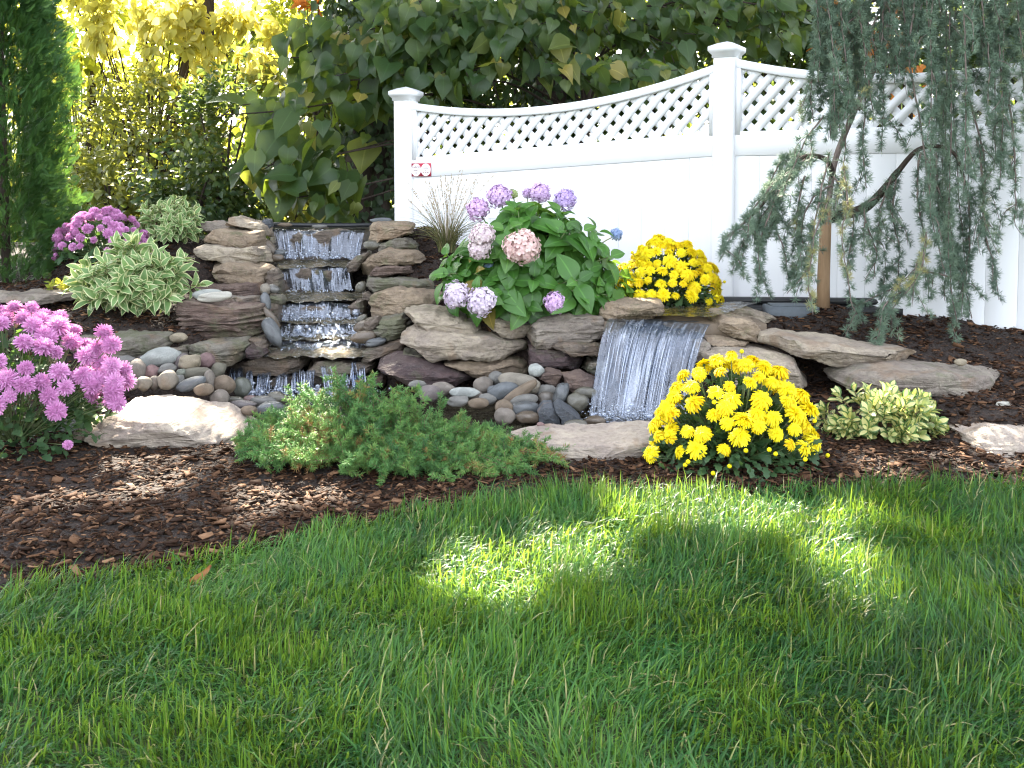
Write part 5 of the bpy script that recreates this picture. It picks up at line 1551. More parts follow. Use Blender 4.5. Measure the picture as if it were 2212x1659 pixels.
# --- variegated shrubs and euonymus
def rosette_shrub(root, c, rx, ry, rz, ntips, nl, size, tpl, mats, seed, lift=.0, droop=.1, zmin=.0, arms=None):
    r = np.random.default_rng(seed)
    c = np.asarray(c, float)
    gs, gl = Geo(), Geo()
    P, T, Nn, S, R_ = [], [], [], [], []
    for q in range(ntips):
        if arms is not None:
            e = c + arms[q % len(arms)] + r.normal(0, .03, 3); d = unit(e - c)
        else:
            d = unit(r.normal(0, 1, 3)); d[2] = abs(d[2]) * .9 + zmin
            if d[1] > .35: d[1] *= -1
            e = c + d * np.array([rx, ry, rz]) * r.uniform(.66, 1.0) + np.array([0, 0, lift])
        s = c + np.array([d[0] * rx * .2, d[1] * ry * .2, 0])
        ctl = (s + e) / 2 + np.array([0, 0, rz * .12])
        t = np.linspace(0, 1, 8)[:, None]
        path = s * (1 - t) ** 2 + 2 * ctl * t * (1 - t) + e * t ** 2
        gs.tube(path, np.linspace(.0038, .0016, 8), 5, 0, .5, False)
        up = unit(path[-1] - path[-3] + np.array([0, -.02, .02]))
        e1 = perp(up[None], r)[0]; e2 = np.cross(up, e1)
        base_r = r.normal(.5, .2)
        for k in range(nl):
            f = k / max(1, nl - 1)                      # 0 tip bud .. 1 lower leaves
            a = k * 2.4 + r.normal(0, .2)
            o = e1 * math.cos(a) + e2 * math.sin(a)
            pos = e - up * (f * size * 1.15)
            op = .95 - .85 * f
            P.append(pos); T.append(unit(o * (.35 + .65 * f) + up * op + np.array([0, 0, -droop * f]) + r.normal(0, .08, 3)))
            Nn.append(unit(up * (.4 + f) - o * op + np.array([0, -.15, .3]) + r.normal(0, .15, 3))); S.append(size * (.55 + .5 * math.sin(math.pi * min(1, f * .8 + .2))) * r.uniform(.8, 1.15)); R_.append(np.clip(base_r + r.normal(0, .15), 0, 1))
    gs.build('stems', M['twig'], root, smooth=True)
    gl.scatter(tpl, P, np.array(T), np.array(Nn), np.array(S), np.array(R_))
    gl.build('foliage', mats, root, smooth=True)


b = at(297, 655, 5.2)
vs = empty('variegated_shrub', b, 'white-edged green shrub on the left terrace mulch, the nearer and larger', 'shrub')
rosette_shrub(vs, b, .335, .28, .36, 95, 9, .098, VARIE, [M['var_mid'], M['var_edge']], 71, .03)
b = at(368, 522, 6.15)
vs = empty('variegated_shrub', b, 'white-edged green shrub higher up beside the topmost left stones', 'shrub')
rosette_shrub(vs, b, .235, .22, .285, 75, 9, .072, VARIE, [M['var_mid'], M['var_edge']], 72, .02)
b = at(1900, 940, 4.02)
eu = empty('euonymus_shrub', b, 'low yellow and green euonymus shrub below the long grey slab', 'shrub')
rosette_shrub(eu, b, .275, .2, .20, 105, 9, .052, EUON, [M['eu_mid'], M['eu_edge']], 73, .02, .05)
b = at(140, 622, 5.45)
ws = empty('small_plant', b, 'small light green seedling above the pale grey ledge', 'plant')
rosette_shrub(ws, b, .12, .08, .07, 12, 6, .045, OVAL, [M['lime_leaf']], 74)

# --- ornamental grass clump
b = at(965, 545, 6.02)
og = empty('ornamental_grass', b, 'clump of ornamental grass with wispy tan plumes in front of the fence', 'ornamental grass')
r = np.random.default_rng(81)
gb, gp = Geo(), Geo()
RIB = np.linspace(0, 1, 8)
for q in range(210):
    a = r.uniform(0, 6.28); L = r.uniform(.16, .40); ln = r.uniform(.25, 1.0)
    o = np.array([math.cos(a), math.sin(a) * .7, 0])
    s = b + o * r.uniform(0, .05)
    p = s + o * (ln * L * RIB ** 1.7)[:, None] + np.array([0, 0, 1.0]) * (L * (RIB - .55 * ln * RIB ** 2.4))[:, None]
    gb.tube(p, .0019 * (1 - RIB * .8), 4, 0, r.random(), False)
for q in range(58):
    a = r.uniform(0, 6.28); L = r.uniform(.28, .52); ln = r.uniform(.1, .62)
    o = np.array([math.cos(a), math.sin(a) * .6, 0])
    s = b + o * r.uniform(0, .04)
    p = s + o * (ln * L * RIB ** 1.5)[:, None] + np.array([0, 0, 1.0]) * (L * (RIB - .15 * ln * RIB ** 2))[:, None]
    gp.tube(p, np.linspace(.0012, .0007, 8), 4, 0, r.random(), False)
    n = 16
    tt = r.uniform(.74, 1.0, n)
    pos = np.stack([np.interp(tt, RIB, p[:, k]) for k in range(3)], 1)
    ax = unit(p[-1] - p[-3])
    gp.scatter(SMALL, pos, ax + r.normal(0, .32, (n, 3)), r.normal(0, 1, (n, 3)), .014 * r.uniform(.5, 1.2, n))
gb.build('blades', M['clump'], og); gp.build('plumes', M['dry_grass'], og)


# --- needles along a path
def needled(gw, gn, path, r, rad0, rad1, step, nn, ln, width, rnd_c, whorl=True, upb=.25, spread=.06):
    path = np.asarray(path, float)
    seg = np.linalg.norm(np.diff(path, axis=0), axis=1); cum = np.concatenate([[0], np.cumsum(seg)])
    if gw is not None:
        gw.tube(path, np.linspace(rad0, rad1, len(path)), 6, 0 if gw is not gn else 1, .5, False)
    m = max(2, int(cum[-1] / step))
    ts = (np.arange(m) + r.random(m) * .7) / m * cum[-1]
    pos = np.stack([np.interp(ts, cum, path[:, k]) for k in range(3)], 1)
    tg = unit(np.stack([np.interp(ts, cum, np.gradient(path[:, k])) for k in range(3)], 1) + 1e-9)
    if whorl:                                    # short side shoots, each with a tuft
        sd = perp(tg, r)
        ax = unit(sd + tg * .25 + np.array([0, 0, upb]))
        pos = pos + ax * r.uniform(.004, .012, m)[:, None]
    else:
        ax = tg
    K = m * nn
    P = np.repeat(pos, nn, 0); A = np.repeat(ax, nn, 0); e = perp(A, r)
    if whorl:
        el = r.uniform(-.15, 1.25, K)[:, None]
        tip = e * np.cos(el) + A * np.sin(el)
    else:
        el = r.uniform(.35, .9, K)[:, None]
        tip = e * np.cos(el) + A * np.sin(el)
        P = P + A * r.uniform(0, step, K)[:, None]
    l = ln * r.uniform(.75, 1.15, K)
    sc = np.stack([np.full(K, width), l, np.full(K, width)], 1)
    rr = np.clip(np.repeat(rnd_c + r.normal(0, .12, m), nn) + r.normal(0, .06, K), 0, 1)
    gn.scatter(NEEDLE, P, tip, e + A, sc, rr)


# --- juniper
b = at(830, 1010, 3.75)
ju = empty('juniper', b, 'low spreading green juniper in front of the cascade', 'shrub')
r = np.random.default_rng(91)
gw, gn = Geo(), Geo()
# outline of the plant: (px, top py, bottom py) -> shoots start low and end on or inside it
top = np.array([(505, 955), (520, 905), (600, 870), (660, 815), (720, 790), (800, 800), (850, 830), (930, 845), (1000, 880), (1060, 880), (1110, 940), (1180, 975), (1250, 965)])
bot = np.array([(505, 985), (600, 990), (700, 1010), (850, 1030), (950, 1045), (1080, 1060), (1130, 1040), (1180, 995), (1250, 990)])
for q in range(330):
    px = r.uniform(505, 1150) if q > 14 else r.uniform(1100, 1240)
    ty, by = np.interp(px, top[:, 0], top[:, 1]), np.interp(px, bot[:, 0], bot[:, 1])
    f = r.random() ** .8
    py = ty + (by - ty) * f
    dd = 3.98 - .42 * f + r.normal(0, .05)
    e = at(px, py, dd)
    e[2] = max(e[2], .03)
    s = np.array([b[0] + (e[0] - b[0]) * r.uniform(.25, .85), b[1] + (e[1] - b[1]) * r.uniform(.2, .7) + .05, r.uniform(.02, .05) + e[2] * .15])
    t = np.linspace(0, 1, 9)[:, None]
    ctl = (s + e) / 2 + np.array([0, 0, -.02 + r.normal(0, .03)])
    path = s * (1 - t) ** 2 + 2 * ctl * t * (1 - t) + e * t ** 2
    L = np.linalg.norm(np.diff(path, axis=0), axis=1).sum()
    path = path[max(0, 8 - int(8 * .26 / max(L, .05))):] if L > .3 else path
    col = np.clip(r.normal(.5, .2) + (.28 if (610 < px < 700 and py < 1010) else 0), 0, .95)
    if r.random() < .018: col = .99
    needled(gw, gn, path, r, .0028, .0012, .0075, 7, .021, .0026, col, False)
    for k in range(4):                          # side twigs near the tip
        i = r.integers(len(path) // 2, len(path) - 1)
        dv = unit(path[-1] - path[-2] + rand_dirs(1, r)[0] * .9)
        ll = r.uniform(.03, .075)
        tw_ = path[i] + dv * (np.linspace(0, ll, 5))[:, None] + np.array([0, 0, .3]) * (np.linspace(0, ll, 5) ** 2 * 4)[:, None]
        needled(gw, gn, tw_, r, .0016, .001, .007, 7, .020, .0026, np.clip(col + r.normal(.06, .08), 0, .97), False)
gw.build('branches', M['twig'], ju, smooth=True)
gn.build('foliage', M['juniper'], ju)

# --- weeping blue cedar
b = at(1780, 664, 5.15)
ce = empty('weeping_cedar', b, 'weeping blue cedar with hanging branches beside the fence', 'conifer')
r = np.random.default_rng(95)
g = Geo()
tp_ = [at(1778, 664, 5.15), at(1779, 600, 5.15), at(1782, 520, 5.16), at(1786, 440, 5.17)]
g.tube(np.array(tp_), [.034, .032, .030, .026], 14)
g.build('stake', M['stake_wood'], ce, smooth=True)
g = Geo()
lim = lambda *a: np.array([at(*q) for q in a])
def smooth_path(p, n=24):
    p = np.asarray(p); k = len(p)
    t = np.linspace(0, k - 1, n); i = np.clip(t.astype(int), 0, k - 2); f = (t - i)[:, None]
    p0, p1_, p2_, p3_ = p[np.maximum(i - 1, 0)], p[i], p[i + 1], p[np.minimum(i + 2, k - 1)]
    return .5 * ((2 * p1_) + (-p0 + p2_) * f + (2 * p0 - 5 * p1_ + 4 * p2_ - p3_) * f ** 2 + (-p0 + 3 * p1_ - 3 * p2_ + p3_) * f ** 3)
trunk = smooth_path(lim((1786, 470, 5.22), (1792, 420, 5.22), (1806, 340, 5.22), (1850, 230, 5.2), (1900, 120, 5.15), (1960, -60, 5.1), (2060, -160, 5.0), (2220, -200, 4.95)), 40)
g.tube(trunk, np.linspace(.016, .013, 40), 10)
g.build('trunk', M['bark_grey'], ce, smooth=True)
g = Geo(); g.tube(smooth_path(lim((1796, 470, 5.2), (1862, 452, 5.1), (1900, 420, 5.0), (1940, 370, 4.95))), np.linspace(.030, .016, 24), 10); g.build('limb', M['bark_dark'], ce, smooth=True)
g = Geo(); g.tube(smooth_path(lim((1800, 380, 5.2), (1785, 345, 5.1), (1740, 338, 5.0), (1700, 370, 4.95), (1640, 450, 4.95), (1570, 515, 4.95))), np.linspace(.016, .004, 24), 8); g.build('limb', M['bark_dark'], ce, smooth=True)
g = Geo(); g.tube(smooth_path(lim((1900, 120, 5.15), (1905, 10, 5.0), (1870, 8, 4.9), (1850, 30, 4.85))), np.linspace(.014, .006, 24), 8); g.build('limb', M['bark_dark'], ce, smooth=True)
g = Geo(); g.tube(smooth_path(lim((1960, -60, 5.1), (2000, -60, 4.9), (2100, -50, 4.8), (2260, -20, 4.75))), np.linspace(.018, .010, 24), 8); g.build('limb', M['bark_dark'], ce, smooth=True)
g = Geo(); g.tube(smooth_path(lim((1940, 370, 4.95), (1990, 320, 4.9), (2060, 330, 4.85), (2090, 420, 4.85))), np.linspace(.014, .005, 24), 8); g.build('limb', M['bark_dark'], ce, smooth=True)



def weep(pts, dens=1.0, pale=.5, fat=1.0, ln=.027, sub=5):
    path = smooth_path(lim(*pts), 30)
    path = path + np.cumsum(r.normal(0, .0022, path.shape), 0)
    g = Geo()
    needled(g, g, path, r, .0055 * fat, .0018, .0200 / dens, 32, ln * 1.28, .0020, pale)
    for k in range(sub):
        i = r.integers(4, 26)
        e = path[i] + np.array([r.normal(0, .05), r.normal(0, .05), -r.uniform(.06, .20)])
        p = np.array([path[i], (path[i] + e) / 2 + r.normal(0, .014, 3) + np.array([0, 0, .025]), e])
        needled(g, g, smooth_path(p, 10), r, .0024, .0012, .020 / dens, 30, ln * 1.2, .0020, pale + r.normal(0, .08))
    g.build('weeping_branch', [M['cedar'], M['bark_grey']], ce)


main = [
    ([(1850, 20, 4.85), (1790, 60, 4.85), (1762, 120, 4.85), (1752, 200, 4.85), (1760, 262, 4.85)], 1.3), ([(1880, 8, 4.85), (1810, 70, 4.8), (1790, 150, 4.8), (1800, 230, 4.8), (1790, 300, 4.8)], 1.3),
    ([(1860, 30, 4.9), (1830, 120, 4.9), (1835, 200, 4.9), (1822, 330, 4.9), (1800, 470, 4.9)], 1.0), ([(1900, 20, 4.85), (1870, 100, 4.8), (1866, 220, 4.8), (1862, 330, 4.8), (1872, 420, 4.8)], 1.0),
    ([(1910, 10, 4.85), (1900, 100, 4.8), (1905, 220, 4.8), (1900, 330, 4.8)], 1.1), ([(1780, 250, 4.8), (1745, 300, 4.8), (1705, 380, 4.8), (1690, 420, 4.8)], .8),
    ([(1790, 330, 4.85), (1770, 420, 4.82), (1752, 520, 4.8), (1745, 580, 4.8), (1700, 640, 4.78)], .8), ([(1760, 350, 5), (1700, 340, 5), (1660, 400, 5), (1640, 470, 5), (1650, 540, 5)], 1.5), ([(1740, 345, 4.95), (1690, 380, 4.95), (1665, 460, 4.95), (1690, 540, 4.95), (1700, 600, 4.95)], 1.4),
    ([(1700, 370, 4.95), (1640, 430, 4.9), (1600, 480, 4.9), (1560, 520, 4.9), (1600, 560, 4.9), (1610, 600, 4.9)], 1.4), ([(1720, 360, 5), (1670, 440, 5), (1620, 500, 5), (1600, 545, 5), (1580, 590, 5)], 1.3), ([(1690, 400, 4.9), (1650, 500, 4.9), (1640, 560, 4.9), (1645, 620, 4.9)], 1.2),
    ([(1800, 400, 4.95), (1760, 430, 4.95), (1735, 500, 4.95), (1750, 580, 4.95)], 1.3), ([(1740, 380, 4.95), (1720, 470, 4.95), (1722, 560, 4.95), (1708, 610, 4.95)], 1.3), ([(1800, 380, 4.9), (1840, 470, 4.85), (1830, 560, 4.85), (1838, 640, 4.8), (1862, 690, 4.8)], .9),
    ([(1900, 420, 5), (1860, 450, 4.95), (1880, 540, 4.95), (1876, 600, 4.95)], 1.0), ([(1930, 380, 4.95), (1910, 470, 4.95), (1905, 560, 4.95)], 1.0), ([(1940, 370, 4.95), (1930, 450, 4.95), (1948, 540, 4.95), (1938, 640, 4.95)], 1.1),
    ([(1975, 0, 4.75), (1960, 120, 4.75), (1975, 240, 4.75), (1995, 380, 4.72), (2010, 500, 4.72), (2035, 590, 4.72)], .8), ([(1990, 330, 4.85), (1985, 430, 4.85), (2005, 540, 4.85), (1960, 600, 4.85), (1850, 660, 4.8)], .9), ([(2000, 330, 4.85), (2040, 430, 4.82), (2050, 540, 4.8), (2060, 620, 4.8), (2078, 705, 4.8)], 1.3),
    ([(2020, 330, 4.85), (2030, 470, 4.85), (2070, 560, 4.85), (2090, 640, 4.85), (2098, 690, 4.85)], 1.3), ([(2050, 600, 4.8), (1990, 590, 4.8), (1940, 640, 4.75), (1905, 690, 4.72), (1880, 760, 4.7)], .8), ([(1985, 560, 4.8), (1960, 620, 4.8), (1910, 660, 4.75), (1900, 720, 4.7), (1892, 770, 4.7)], .9),
    ([(2090, 420, 4.85), (2095, 520, 4.85), (2085, 600, 4.85), (2062, 680, 4.85)], 1.2), ([(2110, 300, 4.8), (2125, 420, 4.8), (2130, 500, 4.8), (2150, 560, 4.8), (2166, 640, 4.8)], 1.0), ([(2090, 200, 4.8), (2118, 320, 4.8), (2120, 420, 4.8), (2115, 505, 4.8)], .9), ([(2180, 200, 4.75), (2190, 320, 4.75), (2195, 420, 4.75), (2205, 480, 4.75)], .8),
]
for pts, dn in main:
    weep(pts, dn, np.clip(r.normal(.5, .1), .3, .75))
for pts in ([(1790, 430, 4.76), (1762, 500, 4.75), (1752, 560, 4.75), (1742, 620, 4.75), (1748, 668, 4.75)], [(1824, 360, 4.76), (1832, 440, 4.75), (1822, 520, 4.75), (1840, 600, 4.75)], [(2000, 500, 4.7), (1985, 580, 4.7), (1950, 640, 4.7)]):
    weep(pts, .9, .93, .8, .025, 2)
for x0, x1, n_, e0, e1, d0, d1 in [(2000, 2105, 8, 330, 590, 4.55, 5.0), (2105, 2300, 9, 220, 430, 4.55, 5.0), (1762, 1850, 10, 150, 290, 4.7, 5.0), (1850, 1995, 8, 80, 190, 4.75, 5.05), (1995, 2290, 6, 100, 190, 4.5, 4.9)]:
    for q in range(n_):                              # the hanging mass at the upper right, with gaps left in it
        px = x0 + (x1 - x0) * (q + r.random()) / n_; top_y = r.uniform(-60, 30); end = r.uniform(e0, e1)
        dd = r.uniform(d0, d1); px2 = px + r.normal(0, 16)
        weep([(px + r.normal(8, 20), top_y - 60, dd), (px, top_y, dd), (px + (px2 - px) * .5 + r.normal(0, 8), (top_y + end) / 2, dd), (px2, end, dd)], 1.15, np.clip(r.normal(.5, .1), .3, .8), sub=4)

# --- arborvitae at the left edge
b = at(15, 622, 5.95)
ar = empty('arborvitae', b, 'tall bright green feathery conifer at the left edge', 'conifer')
r = np.random.default_rng(99)
g = Geo(); g.tube([b, b + [0, 0, 1.2], b + [.02, .02, 2.6]], [.028, .02, .008], 8)
g.build('trunk', M['bark_dark'], ar, smooth=True)
FR = []
fv, ff = [], []
for k in range(11):                                   # one flat spray: a rib with alternate scale-clad side shoots
    y = .08 + k * .085
    for sg in (-1, 1):
        l = .34 * (1 - (k / 11.5) ** 1.6) + .06
        i = len(fv)
        fv += [(0, y - .012, 0), (0, y + .022, 0), (sg * l * .5, y + l * .38, .02), (sg * l * .62, y + l * .36, .0), (sg * l, y + l * .85, -.03), (sg * l * .55, y + l * .62, .01)]
        ff += [(i, i + 3, i + 2, i + 1), (i + 3, i + 4, i + 5, i + 2)]
i = len(fv); fv += [(-.014, 0, 0), (.014, 0, 0), (.01, 1, -.05), (-.01, 1, -.05)]; ff += [(i, i + 1, i + 2, i + 3)]
FROND = (np.array(fv, float), [np.array(ff)], [0], np.zeros(len(fv)))
n = 10000
h = r.random(n) ** .85
a = r.uniform(0, 6.28, n)
rad = .42 * (1 - h * .62) * np.clip(h * 6 + .8, 0, 1) * r.uniform(.3, 1.05, n) ** .8 * (1 + .38 * np.sin(a * 3 + h * 17) * np.sin(h * 31 + a))
pos = b + np.stack([np.cos(a) * rad, np.sin(a) * rad, h * 2.7 + .03], 1)
o = np.stack([np.cos(a), np.sin(a), np.zeros(n)], 1)
tip = unit(o * .75 + np.array([0, 0, 1.0]) * r.uniform(.2, 1.1, n)[:, None] + r.normal(0, .25, (n, 3)))
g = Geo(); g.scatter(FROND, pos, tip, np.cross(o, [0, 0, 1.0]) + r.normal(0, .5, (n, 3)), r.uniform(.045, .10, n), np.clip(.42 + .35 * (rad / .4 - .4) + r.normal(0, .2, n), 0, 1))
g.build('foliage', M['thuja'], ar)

# --- a few fallen leaves
M['dead_leaf'] = leaf_mat('dry_brown_leaf', [(0, (0.22, 0.085, 0.03)), (1, (0.36, 0.17, 0.06))], (0.6, 0.25, 0.05), .25, .55, .35, .5)
for px, py, dd, sc, rot, lab in [(405, 1300, 2.55, .095, 1.0, 'curled orange-brown leaf lying in the grass at left'), (725, 1462, 2.14, .045, .3, 'small brown leaf bit sunk in the grass centre'), (1268, 690, 5.0, .05, 0, 'orange leaf on the mulch beneath the hydrangea'), (985, 585, 5.7, .06, 2, 'orange leaf on the mulch beside the ornamental grass')]:
    p = at(px, py, dd)
    g = Geo(); g.scatter(leaf_tpl(7, fold=.5, curl=-.35, wid=.22, wave=.06), [(0, 0, 0)], np.array([math.cos(rot), math.sin(rot) * .4, .55 if py > 1200 else .1]), np.array([0, -.5, 1.0]), sc, [.5 if py > 1200 else .9])
    o = g.build('fallen_leaf', M['dead_leaf'], smooth=True); o.location = tuple(p if py > 1200 else [p[0], p[1], terrain(p[0], p[1])[0] + .015])
    tag(o, lab, 'leaf')

# ------------------------------------------------------------------ trees behind, and the sun patches they let through
LIT = []
def lit(px, py, r, d=None, z=.02):
    d = d or ground_d(py, z)
    LIT.append((at(px, py, d), r))
for a in [(150, 1085, .15), (235, 1055, .18), (330, 1020, .17), (80, 1110, .08), (400, 1000, .08), (640, 1065, .07), (720, 1040, .06), (600, 1035, .07), (520, 1080, .06), (420, 1010, .07), (480, 1150, .05), (1360, 1125, .08), (1470, 1105, .12), (1560, 1095, .14), (1650, 1095, .15), (1730, 1120, .14), (1790, 1180, .12), (1690, 1170, .10), (1860, 1230, .09), (1260, 1170, .06), (1570, 1160, .05), (1900, 1100, .05), (2000, 1130, .04),
          (975, 1215, .05), (1060, 1220, .07), (1150, 1220, .07), (1225, 1240, .07), (1100, 1300, .06), (1010, 1290, .05), (1870, 1010, .06), (1960, 1000, .07), (2060, 1015, .08), (2150, 1020, .07), (120, 925, .06), (1420, 1010, .04)]:
    lit(*a)
for px, py, r, d in [(310, 868, .13, 4.1), (380, 880, .11, 4.1), (250, 880, .10, 4.05), (450, 890, .08, 4.1), (255, 830, .09, 3.8), (225, 740, .08, 3.82), (150, 670, .12, 3.9), (80, 655, .10, 3.95), (850, 776, .012, 4.75), (1090, 940, .05, 4.0), (975, 945, .04, 4.0), (2100, 920, .09, 3.85),
                    (1880, 850, .07, 4.05), (1960, 855, .06, 4.05), (1520, 800, .05, 3.65), (1500, 850, .04, 3.6), (1370, 692, .05, 4.65), (1430, 697, .06, 4.65), (665, 850, .05, 3.95), (640, 970, .05, 3.7), (690, 1000, .05, 3.65), (540, 478, .06, 6.05), (930, 670, .05, 4.95), (430, 545, .04, 5.7),
                    (215, 500, .08, 5.85), (320, 520, .07, 5.4), (240, 560, .05, 5.2), (2060, 640, .05, 4.8), (940, 760, .03, 5.0), (165, 430, .10, 5.9), (140, 300, .08, 5.9), (715, 757, .035, 5.1), (1500, 660, .06, 5.36), (1340, 560, .05, 5.3)]:
    LIT.append((at(px, py, d), r))
LT = np.array([l[0] for l in LIT]); LR = np.array([l[1] for l in LIT])


def shaded(p):
    """True for canopy leaves that do not stand in one of the gaps of the leaf roof"""
    keep = np.ones(len(p), bool)
    hz = np.random.default_rng(3).random(len(p))
    for T, R in zip(LT, LR):
        w = p - T
        al = w @ S_DIR
        pr = np.linalg.norm(w - al[:, None] * S_DIR, axis=1)
        keep &= ~((al > 0) & (pr < R * (1 + .35 * vnoise(p * 6, 3)) + 0.02 + .20 * hz))
    return keep


def limb_tree(root, base, height, r0, seed, lean=(0, 0), mat='bark_dark'):
    r = np.random.default_rng(seed)
    g = Geo()
    n = 26
    t = np.linspace(0, 1, n)
    p = np.asarray(base)[None] + np.stack([lean[0] * t + .10 * np.sin(t * 5 + seed), lean[1] * t + .08 * np.cos(t * 4 + seed), t * height], 1)
    g.tube(p, r0 * (1 - .65 * t) + .1 * r0 * (1 - t) ** 6, 12)
    for k in range(9):
        i = r.integers(int(n * .45), n - 1)
        d = unit(np.array([r.normal(), r.normal(), .5]))
        L = r.uniform(1.2, 2.6); tt = np.linspace(0, 1, 8)[:, None]
        g.tube(p[i] + d * L * tt + np.array([0, 0, .5]) * tt ** 2, np.linspace(r0 * .35, r0 * .08, 8), 6, 0, .5, False)
    g.build('trunk', M[mat], root, smooth=True)
    return p


# leaf roof above the picture, shared among four tall trees
r = np.random.default_rng(131)
n = 44000
p = np.stack([r.uniform(-10, 4.5, n), r.uniform(5.8, 18, n), r.uniform(5.2, 8.4, n)], 1)
ok = (p[:, 1] < 12.2 + .5 * vnoise(p * .8, 9)) | (p[:, 0] > -3.2 + .5 * vnoise(p * .8, 4))
ok &= p[:, 0] < 5.5
p = p[ok]
size = r.uniform(.20, .34, len(p))
tips = unit(rand_dirs(len(p), r) * [1, 1, .4] + np.array([0, 0, -.2]))
sh = shaded(p + tips * (size * .5)[:, None])
p_, size, tips = p[sh], size[sh], tips[sh]
TR = [((-1.28, 9.0, .5), .21, 'tall tree whose ivy-clad dark trunk rises left of the lattice fence post'), ((.42, 9.4, .5), .17, 'tall tree with an ivy-clad trunk behind the middle of the curved fence panel'),
      ((-3.62, 11.6, .5), .10, 'slim dark-trunked tree among the yellow leaves'), ((-5.3, 9.2, .5), .17, 'dark-trunked tree behind the green conifer at left')]
near = np.argmin([[(q[0] - b_[0][0]) ** 2 + (q[1] - b_[0][1]) ** 2 for b_ in TR] for q in p_], 1)
for k, (base, r0, lab) in enumerate(TR):
    tr = empty('tall_tree', base, lab, 'tree')
    limb_tree(tr, base, 7.4, r0, 10 + k, (.75, 0) if k == 0 else (0, 0))
    s = near == k
    g = Geo()
    m = int(s.sum())
    g.scatter(leaf_tpl(3, lambda t: (.3, 1, .8, .05)[int(round(t * 3))], wid=.42, curl=.2), p_[s], tips[s], S_DIR + r.normal(0, .45, (m, 3)), size[s])
    g.build('crown', M['canopy_leaf'], tr)
    if k < 2:                                         # ivy up the trunk
        mm = 3200 if k == 0 else 2400
        hh = r.uniform(.0, 4.2, mm); a = r.uniform(0, 6.28, mm); rr = r0 * 1.05 + r.gamma(2, .06, mm)
        pos = np.asarray(base) + np.stack([np.cos(a) * rr, np.sin(a) * rr, hh], 1)
        o = np.stack([np.cos(a), np.sin(a), np.zeros(mm)], 1)
        g = Geo(); g.scatter(HEART, pos, np.array([0, 0, -1.0]) + o * .35 + r.normal(0, .35, (mm, 3)), o + r.normal(0, .35, (mm, 3)), r.uniform(.05, .10, mm))
        g.build('ivy', M['ivy'], tr, smooth=True)


def project(p):
    return W_ / 2 + F_ * p[:, 0] / p[:, 1], HORIZON + (CAM_Z - p[:, 2]) / p[:, 1] * F_


# big heart-leaved tree behind the fence
ca = empty('catalpa_tree', at(1010, 470, 8.4), 'tree with very large heart-shaped leaves overhanging the fence', 'tree')
r = np.random.default_rng(141)
g = Geo()
g.tube(smooth_path(lim((1250, 470, 8.6), (1262, 300, 8.6), (1265, 120, 8.6), (1240, -120, 8.6)), 20), np.linspace(.055, .03, 20), 8)
g.build('trunk', M['bark_dark'], ca, smooth=True)
regions = [  # px, py centre, rx, ry, d, count, leaf length
    (640, 350, 110, 95, 7.5, 56, .31), (740, 330, 55, 110, 7.9, 26, .30), (600, 240, 90, 50, 7.5, 20, .29), (690, 420, 70, 50, 7.4, 20, .27), (745, 440, 40, 55, 7.7, 12, .24),
    (700, 120, 90, 70, 7.9, 46, .29), (800, 170, 90, 80, 7.7, 46, .29), (900, 110, 110, 80, 7.6, 60, .28), (1010, 60, 110, 70, 7.7, 54, .28), (1120, 90, 120, 70, 7.8, 52, .27), (940, 40, 110, 50, 7.7, 40, .27), (1000, 160, 90, 45, 7.6, 34, .26), (900, 210, 60, 40, 7.6, 16, .25),
    (1180, 30, 120, 50, 7.9, 40, .26), (1290, 40, 110, 70, 8.0, 50, .26), (1360, 170, 90, 40, 7.4, 36, .25), (1240, 170, 80, 40, 7.5, 26, .25), (1430, 90, 90, 80, 7.9, 44, .25), (1420, 180, 70, 30, 7.4, 18, .24), (1540, 50, 90, 60, 8.0, 38, .25), (1650, 60, 90, 60, 8.0, 34, .25), (1700, 20, 60, 50, 8.0, 20, .25), (1500, 10, 90, 40, 8.0, 24, .25), (830, 60, 60, 60, 8.0, 24, .26)]
P, T, Nn, S, R_ = [], [], [], [], []
gb = Geo()
root_pts = smooth_path(lim((1250, 470, 8.6), (1262, 300, 8.6), (1265, 120, 8.6), (1240, -120, 8.6)), 20)
for (cx, cy, rx, ry, d0, cnt, L) in regions:
    e = at(cx, cy, d0 + .1)
    s = root_pts[np.argmin(np.abs(root_pts[:, 2] - (e[2] - .2)))]
    gb.tube(smooth_path([s, (s + e) / 2 + [0, .15, .28], e, e + (e - s) * .18 + [0, 0, -.08]], 16), np.linspace(.012, .004, 16), 6, 0, .5, False)
    for q in range(int(cnt * (1.2 if cx < 860 and cy > 180 else 1.65))):
        a = r.uniform(0, 6.28); f = r.random() ** .5
        px, py = cx + rx * f * math.cos(a), cy + ry * f * math.sin(a)
        dd = d0 + r.uniform(-.35, .45)
        p = at(px, py - 16, dd)
        out = np.array([(px - 1100) / 900 + r.normal(0, .35), -.55 + r.normal(0, .35), 0])
        P.append(p); T.append(unit(out * .75 + np.array([0, 0, -.65 + r.normal(0, .42)])))
        Nn.append(unit(np.array([r.normal(0, .5), -.6 + r.normal(0, .3), .75 + r.normal(0, .4)]))); S.append(L * (.82 if px < 860 and py > 180 else .66) * r.uniform(.35, 1.2)); R_.append(np.clip(r.normal(.42, .24), 0, 1) if r.random() > .05 else r.uniform(.85, 1))
        c = at(cx, cy, d0)
        if q % 3 == 0:
            gb.tube(np.array([p, p + (e - p) * .35 + [0, 0, .03]]), .0035, 4, 0, .5, False)
gb.build('branches', M['bark_dark'], ca, smooth=True)
g = Geo()
P, T, Nn, S, R_ = map(np.array, (P, T, Nn, S, R_))
